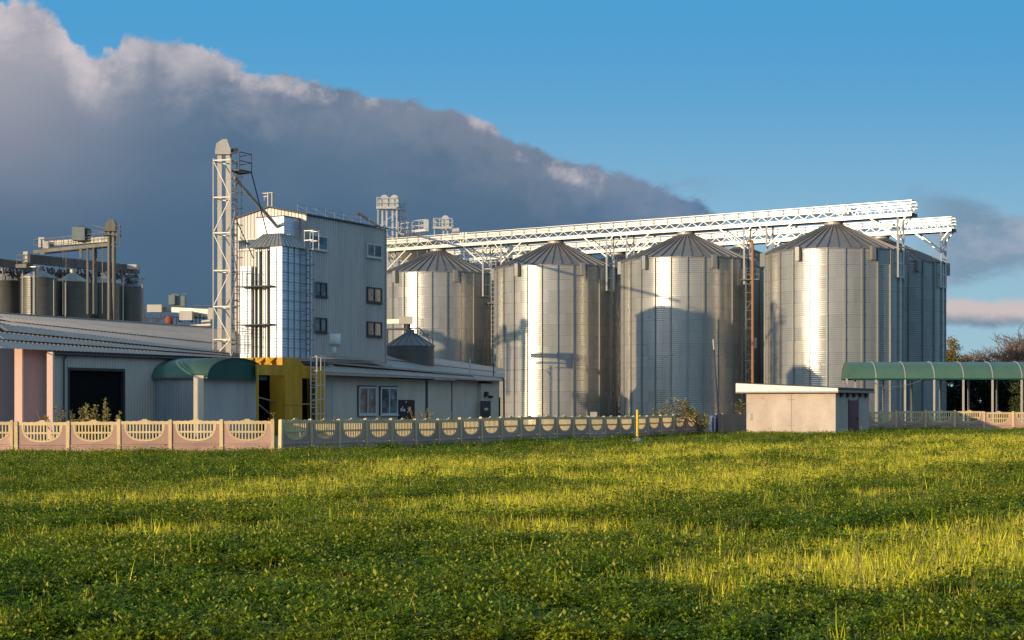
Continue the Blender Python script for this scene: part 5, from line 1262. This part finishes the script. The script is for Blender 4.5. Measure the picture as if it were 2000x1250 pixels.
def in_field(x, y):
    n = x * N.x + y * N.y; s_ = x * A.x + y * A.y
    ok = (y < 62.3 - .12) | (n > n_f + .12)
    ok &= (y < 108.9) | (x < cs.x - 6)
    ok &= y < 112
    ok &= ~((s_ > sS - .05) & (s_ < sS + SLn) & (n < sN + .05) & (n > sN - SWd - .3))
    bare_ = (n < n_f + 2.6) & (s_ > s_f + 24) & (y < 104)
    ok &= ~(bare_ & (rng.random(x.shape) < .8))
    return ok
def sample(n, y0, y1, pw_=1.0, margin=.345):
    # uniform over the ground wedge in front of the camera
    y = np.sqrt(rng.uniform(y0 ** 2, y1 ** 2, n)); x = rng.uniform(-1, 1, n) * margin * y
    k = in_field(x, y); return x[k], y[k]
def vnoise(x, y, seed, n=7, f0=.08, f1=.6):
    r = np.random.default_rng(seed); v = np.zeros_like(x)
    for i in range(n):
        f = f0 * (f1 / f0) ** (i / (n - 1)); a = r.uniform(0, 6.283); v += np.sin(x * f * 6.283 * np.cos(a) * .55 + y * f * 6.283 * np.sin(a) + r.uniform(0, 6.283)) / (1 + i * .35)
    return v / 2.2
# bands where tall pale grass stands between the clover, as seen on the ground (from, to, half width in metres along depth)
def gpix(px, py): d = F * EYE / (py - HZ); return np.array([(px - 1000) / F * d, d])
bands = [((330, 985), (1000, 915), 2.6, .9), ((900, 925), (1500, 885), 5, .8), ((1000, 1010), (1450, 925), 2.6, .8), ((1400, 960), (2050, 880), 4.5, .75), ((1480, 1150), (2080, 1040), 1.5, 1.5), ((1600, 1175), (2080, 1110), 1.0, 1.4), ((0, 1075), (330, 1060), 1.3, .5), ((0, 930), (500, 935), 4, .22), ((1400, 1120), (1700, 1100), .8, .6),
         ((450, 1000), (1000, 1045), 1.6, .45), ((0, 990), (450, 975), 2.2, .28), ((1350, 900), (2000, 868), 7, .6)]
def grass_dens(x, y):
    v = np.zeros_like(x)
    x0_, y0_ = x, y; x = x + vnoise(x0_, y0_, 51, 6, .1, .8) * .9; y = y + vnoise(x0_, y0_, 52, 7, .06, .9) * (.35 + y0_ * .018)
    for a, b, w_, s_ in bands:
        a = gpix(*a); b = gpix(*b); ab = b - a; t = np.clip(((x - a[0]) * ab[0] + (y - a[1]) * ab[1]) / (ab @ ab), -.05, 1.05)
        dx = x - (a[0] + ab[0] * t); dy_ = y - (a[1] + ab[1] * t); q = (dx * dx + dy_ * dy_) / w_ ** 2; v = np.maximum(v, s_ * np.exp(-q))
    n1 = vnoise(x, y, 3); n2 = vnoise(x, y, 9, 6, .5, 2.5)
    return np.clip(v * (1 + .7 * n2) + .06 + .13 * n1 + .14 * n2, 0.02, 1.5)
cl_protos = [proto_mesh('clover_clump', clump_clover(i), 'clover') for i in range(4)]
gr_protos = [proto_mesh('grass_tuft', clump_grass(10 + i, 13, .14, .36, .13, .24, .006), 'grass') for i in range(4)]
P_, S_ = [], []
for (n, y0, y1, k0, k1) in ((22000, 12.8, 22, .8, 1.35), (30000, 22, 40, .9, 1.5), (30000, 40, 66, 1.2, 2.0), (26000, 66, 112, 1.5, 2.6)):
    x, y = sample(n, y0, y1); g = grass_dens(x, y); bare = vnoise(x, y, 21, 7, .12, 1.4)
    keep = (rng.random(len(x)) > np.clip(g * .75, 0, .85)) & (bare > -.75 + .5 * rng.random(len(x))) & (vnoise(x, y, 36, 6, .8, 4.0) > -.85 + .4 * rng.random(len(x))); x = x[keep]; y = y[keep]
    s_ = rng.uniform(k0, k1, len(x)); hh = np.clip(1 + .38 * vnoise(x, y, 33, 7, .3, 2.2) + .5 * vnoise(x, y, 35, 7, 1.0, 5.0) + .2 * rng.normal(0, 1, len(x)), .15, 2.3) * (s_ ** .35) / (s_)
    P_.append(np.stack([x, y, vsin(x, y) - .01], 1)); S_.append(np.stack([s_, s_, s_ * hh], 1))
scatter('clover', 'low dark green clover and lucerne covering the field', 'clover', cl_protos, np.concatenate(P_), np.concatenate(S_), 'clover')
P_, S_ = [], []
for (n, y0, y1, k0, k1) in ((18000, 12.8, 22, .5, 1.15), (36000, 22, 40, .6, 1.2), (50000, 40, 66, .8, 1.4), (60000, 66, 112, 1.1, 1.9)):
    x, y = sample(n, y0, y1); g = grass_dens(x, y); keep = rng.random(len(x)) < g; x = x[keep]; y = y[keep]; g = g[keep]
    s_ = rng.uniform(k0, k1, len(x)) * (.6 + .5 * np.clip(g, 0, 1)); hh = rng.uniform(.75, 1.15, len(x)) * (s_ ** -.55)
    P_.append(np.stack([x, y, vsin(x, y) - .01], 1)); S_.append(np.stack([s_, s_, s_ * np.clip(hh, .4, 1.3)], 1))
# short green grass mixed in everywhere, and brownish dry stems in patches
sg_protos = [proto_mesh('green_grass_tuft', clump_grass(50 + i, 16, .08, .20, .15, .35, .006), 'clover') for i in range(3)]
x, y = sample(34000, 12.8, 112); k = rng.random(len(x)) < np.clip(30 / y, .35, 1); x = x[k]; y = y[k]; s_ = rng.uniform(.6, 1.3, len(x)) * np.clip(y / 40, .9, 2)
scatter('green_grass', 'short green grass mixed through the whole field', 'grass', sg_protos, np.stack([x, y, vsin(x, y) - .01], 1), np.stack([s_, s_, np.clip(s_, .6, 1.3)], 1), 'clover')
dp_protos = [proto_mesh('dry_stem_tuft', clump_grass(70 + i, 14, .08, .30, .16, .45, .0035), 'drystem') for i in range(3)]
x, y = sample(40000, 12.8, 112); v_ = vnoise(x, y, 77, 7, .07, 1.1) - .035 * x; k = rng.random(len(x)) < np.clip(v_ * .8 + .1, .04, 1); x = x[k]; y = y[k]; s_ = rng.uniform(.6, 1.2, len(x)) * np.clip(y / 40, .9, 1.8)
scatter('dry_stems', 'brownish dry stems in patches of the field', 'dry stems', dp_protos, np.stack([x, y, vsin(x, y) - .01], 1), np.stack([s_, s_, np.clip(s_, .6, 1.2)], 1), 'drystem')
tl_protos = [proto_mesh('tall_blade', clump_grass(80 + i, 3, .32, .62, .04, .16, .007), 'grass') for i in range(4)]
x, y = sample(900, 12.8, 60); s_ = rng.uniform(.45, .9, len(x))
scatter('tall_blades', 'single tall yellow blades standing above the clover', 'grass', tl_protos, np.stack([x, y, vsin(x, y) - .01], 1), np.stack([s_, s_, s_], 1), 'grass')
# a darker, rougher strip of weeds along the foot of the fences
scatter('tall_grass', 'pale yellow green grass standing in streaks between the clover', 'grass', gr_protos, np.concatenate(P_), np.concatenate(S_), 'grass')
wd_protos = [proto_mesh('fence_weed', clump_grass(30 + i, 34, .10, .30, .16, .45, .010), 'clover') for i in range(3)]
t = rng.uniform(0, 1, 1500); off = rng.gamma(1.5, .18, 1500) + .12
x1 = P0.x - .3 - 14.5 * t; y1 = 62.3 - off
t2 = rng.uniform(0, 46, 2600); off2_ = rng.gamma(1.5, .22, 2600) + .12; x2 = P0.x + A.x * t2 + N.x * off2_; y2 = P0.y + A.y * t2 + N.y * off2_
t3 = rng.uniform(0, 19, 900); x3 = rs.x + t3; y3 = 109 - rng.gamma(1.5, .25, 900) - .1
t4 = rng.uniform(0, 1, 500); n4 = sN - SWd * rng.uniform(0, 1.1, 500); s4 = sS - rng.gamma(1.4, .15, 500) - .05; x4 = A.x * s4 + N.x * n4; y4 = A.y * s4 + N.y * n4
t5 = rng.uniform(0, SLn, 400); n5 = sN + rng.gamma(1.4, .15, 400) + .05; x5 = A.x * (sS + t5) + N.x * n5; y5 = A.y * (sS + t5) + N.y * n5
x = np.concatenate([x1, x2, x3, x4, x5]); y = np.concatenate([y1, y2, y3, y4, y5]); s_ = rng.uniform(.5, 1.3, len(x)) * (1 + .35 * vnoise(x, y, 44, 6, .2, 1.5))
s_ = np.clip(s_, .3, 1.8) * 1.25
scatter('fence_weeds', 'rough dark weeds growing along the foot of the fences and the shed', 'weeds', wd_protos, np.stack([x, y, vsin(x, y) - .01], 1), np.stack([s_, s_, s_ * .9], 1), 'clover')
